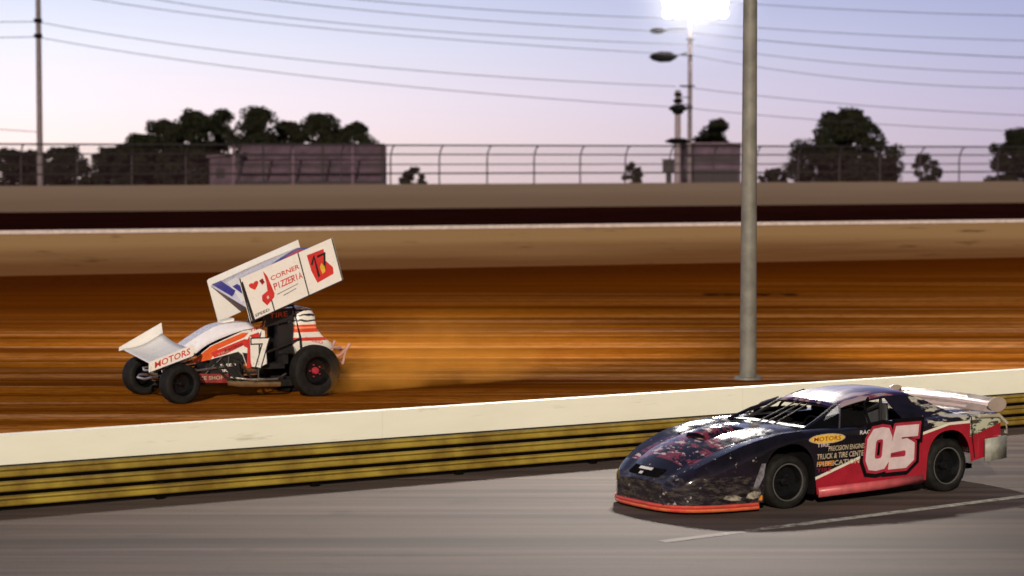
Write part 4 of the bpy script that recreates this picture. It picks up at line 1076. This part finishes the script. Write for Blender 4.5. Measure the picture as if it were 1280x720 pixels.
for s in (1, -1):
    m = MB(); m.tube([(1.45, s*.45, .40), (1.28, s*.50, .66)], [.045, .03], 10); m.box((1.35, s*.56, .42), (.10, .12, .22)); spart(m, 'shock_absorber', m_chr, smooth=True)
# front wing
def fw_pt(x, y):
    q = (1.89-x)/.76                                              # 0 front, 1 rear
    v = (y+.75)/1.55
    zf = .90*(1-v)+.74*v; zr = 1.16*(1-v)+1.00*v
    dish = -.10*math.sin(math.pi*v)*q*.6 - .07*math.sin(math.pi*q)
    return (x, y, zf + (zr-zf)*q + dish)
m = MB(); rows = [[fw_pt(1.89-.76*i/8, -.75+1.55*k/10) for k in range(11)] for i in range(9)]
FWG = spart(m.grid(rows), 'front_wing', plain('white_wing', (.80, .78, .78), .35, var=.06), smooth=True, angle=70); FWG.modifiers.new('thickness', 'SOLIDIFY').thickness = .012
m = MB(); m.plate([(1.95, -.765, .86), (1.94, -.765, .93), (1.13, -.765, 1.35), (1.10, -.765, 1.10), (1.14, -.765, 1.02)], .012); m.build('wing_end_plate', m_swhite, FWG)
m = MB(); m.plate([(1.95, .812, .60), (1.95, .812, .78), (1.13, .812, 1.06), (1.08, .812, 1.0), (1.12, .812, .86)], .012); ep = m.build('wing_end_plate', m_swhite, FWG)
mm = MB(); rnd = random.Random(21)
for qq in glyphs(.66, .115, 7, rnd, .5): mm.add([(1.84-p.x, .823, .665+p.y+p.x*.34) for p in qq], [tuple(range(len(qq)))])
mm.build('lettering', m_sred, ep, fix=False)
# top wing: two boards, cambered foil
Lf = Vector((-1.84, 0, .71)); Dn = Vector((-.22, 0, -.79)); TL = Vector((.24, 0, 2.20))
def wp(u, v, y): p = TL + Lf*u + Dn*v; return (p.x, y, p.z)
ROLLZ = -.055
def wpz(u, v, y): p = wp(u, v, y); return (p[0], p[1], p[2] + ROLLZ*(.8-y))
def fv(u, y): return .16 - .03*math.sin(math.pi*u) + .55*((y+.74)/1.53)*max(0, 1-u)**1.3
m = MB(); rows = []
for i in range(15):
    u = .02 + .93*i/14
    rows.append([wpz(u, fv(u, -.74+1.53*k/8), -.74+1.53*k/8) for k in range(9)])
WG = spart(m.grid(rows), 'top_wing', plain('skylit_wing', (.62, .60, .70), .3, var=.08), smooth=True, angle=70); WG.modifiers.new('thickness', 'SOLIDIFY').thickness = .02  # white foil given a lavender colour, the sky's light painted into it
def foil(u, y, off=.012):
    p = wpz(u, fv(u, y), y); return (p[0]+off*.35, p[1], p[2]+off*1.6)
def foil_decal(poly, mat, off):
    m = MB(); n = 10
    a, b, c, d = poly
    rows = []
    for i in range(n+1):
        q = i/n; rows.append([foil((a[0]*(1-q)+b[0]*q)*(1-r)+(d[0]*(1-q)+c[0]*q)*r, (a[1]*(1-q)+b[1]*q)*(1-r)+(d[1]*(1-q)+c[1]*q)*r, off) for r in (0, .25, .5, .75, 1)])
    return m.grid(rows).build('wing_graphic', mat, WG, smooth=True, fix=False)
foil_decal([(.40, -.05), (.93, -.55), (.93, .05), (.86, .40)], m_blue, .013)
foil_decal([(.52, .02), (.86, -.28), (.88, .02), (.84, .30)], m_sred, .018)
foil_decal([(.03, -.73), (.12, -.70), (.10, .0), (.03, .1)], m_blue, .013); foil_decal([(.14, -.5), (.24, -.5), (.20, .5), (.03, .5)], m_swhite, .012); foil_decal([(.12, -.2), (.17, -.2), (.16, .3), (.10, .3)], m_blue, .017)

for s, y in ((1, .80), (-1, -.76)):
    m = MB(); poly = [(0.02, .0), (0, .03), (.0, 1.0), (1.0, 1.0), (1.0, 0.0)]
    m.plate([wpz(u, v, y) for u, v in poly], .014); bd = m.build('wing_side_board', m_swhite, WG)
    yo = y + s*.011
    def bdec(poly, mat, nm, off=0.0): mm = MB(); mm.add([wpz(u, v, yo+s*off) for u, v in poly], [tuple(range(len(poly)))]); return mm.build(nm, mat, bd, fix=False)
    bdec([(.620, -.0), (.632, .0), (.632, 1), (.620, 1)], m_sblk, 'board_seam')
    bdec([(.25, .58), (.262, .58), (.262, 1), (.25, 1)], m_sblk, 'board_seam')
    bdec([(.012, .10), (.03, .08), (.04, .5), (.05, .98), (.02, .98)], m_char, 'board_edge')
    fl = (lambda u: u) if s > 0 else (lambda u: 1-u)
    # number panel on the rear of the board: red 17 with dark strokes and a yellow flame
    def Q(pts, wd, mat, off, nm, u0, v0, uu, vv, closed=False):
        mm = MB()
        for qq in stroke([(p[0]*uu, p[1]*vv) for p in pts], wd, closed):
            mm.add([wpz(fl(u0 + p.x/1.97), v0 - p.y/.82, yo+s*off) for p in qq], [tuple(range(len(qq)))])
        return mm.build(nm, mat, bd, fix=False)
    bdec([(fl(.705), .13), (fl(.885), .15), (fl(.87), .40), (fl(.93), .62), (fl(.92), .76), (fl(.74), .80), (fl(.71), .5)], m_sred, 'board_number', .0)
    Q([(0, .7), (.25, 1), (.25, 0)], .045, m_sblk, .003, 'board_number', .735, .66, .28, .36)
    Q([(0, 1), (1, 1), (.4, 0)], .04, m_sblk, .004, 'board_number', .81, .62, .14, .30)
    bdec([(fl(.80), .50), (fl(.825), .42), (fl(.85), .52), (fl(.845), .64), (fl(.81), .66)], m_yellow, 'flame_mark', .006)
    # red crest, big number one and lettering on the front of the board
    n = 18
    bdec([(fl(.125 + .05*math.sin(a)**3), .265 - .085*(math.cos(a) - .38*math.cos(2*a) - .15*math.cos(3*a))) for a in [2*math.pi*k/n for k in range(n)]], m_sred, 'crest', .001)
    bdec([(fl(.185), .22), (fl(.225), .20), (fl(.235), .30), (fl(.205), .33)], m_dred, 'crest', .001)
    bdec([(fl(.245), .05), (fl(.275), .20), (fl(.30), .62), (fl(.285), .70), (fl(.20), .80), (fl(.165), .66), (fl(.175), .55), (fl(.24), .50), (fl(.25), .3)], m_sred, 'board_number', .001)
    bdec([(fl(.215), .62), (fl(.235), .60), (fl(.24), .66), (fl(.22), .68)], m_pinkw, 'board_number', .004)
    rnd = random.Random(5); mm = MB()
    for qq in glyphs(.60, .085, 7, rnd, .5, 'CORNER'): mm.add([wpz(fl(.30 + p.x/1.97), .335 - p.y/.82, yo+s*.002) for p in qq], [tuple(range(len(qq)))])
    mm.build('board_lettering', m_sred, bd, fix=False)
    mm = MB(); cw = .074
    for k, ch in enumerate('PIZZERIA'):
        for line in GLY[ch]:
            for qq in stroke([(k*cw + p[0]*cw, p[1]*.10) for p in line], .018):
                mm.add([wpz(fl(.315 + p.x/1.97), .545 - p.y/.82, yo+s*.002) for p in qq], [tuple(range(len(qq)))])
    mm.build('board_lettering', m_sred, bd, fix=False)
    rnd = random.Random(6); mm = MB()
    for qq in glyphs(.30, .05, 5, rnd, .3): mm.add([wpz(fl(.06 + p.x/1.97), .93 - p.y/.82, yo+s*.002) for p in qq], [tuple(range(len(qq)))])
    mm.build('board_lettering', m_char, bd, fix=False)
    for u_ in (.003, .985): bdec([(u_, .0), (u_+.012, .0), (u_+.012, 1), (u_, 1)], m_char, 'board_edge', .001)
    bdec([(0, .975), (1, .975), (1, 1), (0, 1)], m_char, 'board_edge', .0015)
    for a, b, v0 in ((.32, .55, .66), (.38, .52, .74)): bdec([(fl(a), v0), (fl(b), v0-.03), (fl(b), v0-.018), (fl(a), v0+.014)], m_char, 'underline', .002)
m = MB()
for s in (1, -1):
    m.tube([(-.50, s*.30, 1.62), wpz(.42, .30, s*.30)], .02, 7); m.tube([(-1.02, s*.30, 1.66), wpz(.72, .25, s*.30)], .02, 7); m.tube([(-1.02, s*.30, 1.66), wpz(.42, .30, s*.30)], .016, 7)
spart(m, 'wing_post', m_chr, smooth=True)
wheel(SP, (1.31, .64, .355), .355, .30, 1, steer=8, rimr=.60, hubm=m_rim, lip=False)
wheel(SP, (1.36, -1.16, .365), .355, .32, -1, steer=8, rimr=.60, hubm=m_rim, lip=False)
wheel(SP, (-1.30, .66, .475), .475, .28, 1, steer=5, rimr=.56, hubm=m_red, lip=False)
wheel(SP, (-1.22, -.42, .56), .56, .46, -1, rimr=.47, hubm=m_red, lip=False)

# ------------------------------------------------------------------ dust behind the sprint car
def dust():
    m = MB(); c0 = at(392, 495); c1 = at(720, 470)
    u = (c1 - c0); L = u.length; ang = math.atan2(u.y, u.x); n = 20; rows = []
    for i in range(13):
        q = i/12; r = .35 + 1.15*math.sin(min(1, q*1.25)*math.pi*.5) * (1 if q < .75 else math.cos((q-.75)/.25*math.pi/2)*.95+.05)
        rows.append([(q*L*1.05, 1.7*r*math.cos(2*math.pi*k/n), .02 + max(.0, r*1.2*(1+math.sin(2*math.pi*k/n))*.62)) for k in range(n)])
    m.grid(rows, closed=True); m.add(rows[0], [tuple(range(n))]); m.add(rows[-1], [tuple(range(n))])
    t = bpy.data.materials.new('dust'); t.use_nodes = True; nt = t.node_tree
    for x in list(nt.nodes):
        if x.type != 'OUTPUT_MATERIAL': nt.nodes.remove(x)
    out = [x for x in nt.nodes][0]
    v = nt.nodes.new('ShaderNodeVolumePrincipled'); v.inputs['Color'].default_value = (1.0, .42, .065, 1); v.inputs['Anisotropy'].default_value = -.35
    tc = nt.nodes.new('ShaderNodeTexCoord'); nz = nt.nodes.new('ShaderNodeTexNoise'); nz.inputs['Scale'].default_value = .8; nz.inputs['Detail'].default_value = 6; nz.inputs['Roughness'].default_value = .6
    nt.links.new(tc.outputs['Object'], nz.inputs['Vector'])
    sp = nt.nodes.new('ShaderNodeSeparateXYZ'); nt.links.new(tc.outputs['Object'], sp.inputs[0])
    def mr(src, a, b, c, d):
        x = nt.nodes.new('ShaderNodeMapRange'); x.inputs[1].default_value = a; x.inputs[2].default_value = b; x.inputs[3].default_value = c; x.inputs[4].default_value = d
        nt.links.new(src, x.inputs[0]); return x.outputs[0]
    def mul(a, b):
        x = nt.nodes.new('ShaderNodeMath'); x.operation = 'MULTIPLY'
        for k, s_ in enumerate((a, b)):
            if isinstance(s_, (int, float)): x.inputs[k].default_value = s_
            else: nt.links.new(s_, x.inputs[k])
        return x.outputs[0]
    g = mul(mr(nz.outputs['Fac'], .40, .64, .0, 1), mul(mr(sp.outputs[2], .0, 1.5, 1, 0), mul(mr(sp.outputs[0], L*.2, L*1.0, 1, 0), mr(sp.outputs[0], -.2, 1.0, .5, 1))))
    nt.links.new(mul(g, .50), v.inputs['Density'])
    nt.links.new(v.outputs[0], out.inputs['Volume'])
    o = m.build('dust_cloud', t); o.location = (c0.x, c0.y, 0.01); o.rotation_euler = (0, 0, ang)
    tag(o, 'brown dust cloud trailing the sprint car over the dirt', 'dust', kind='stuff')
dust()
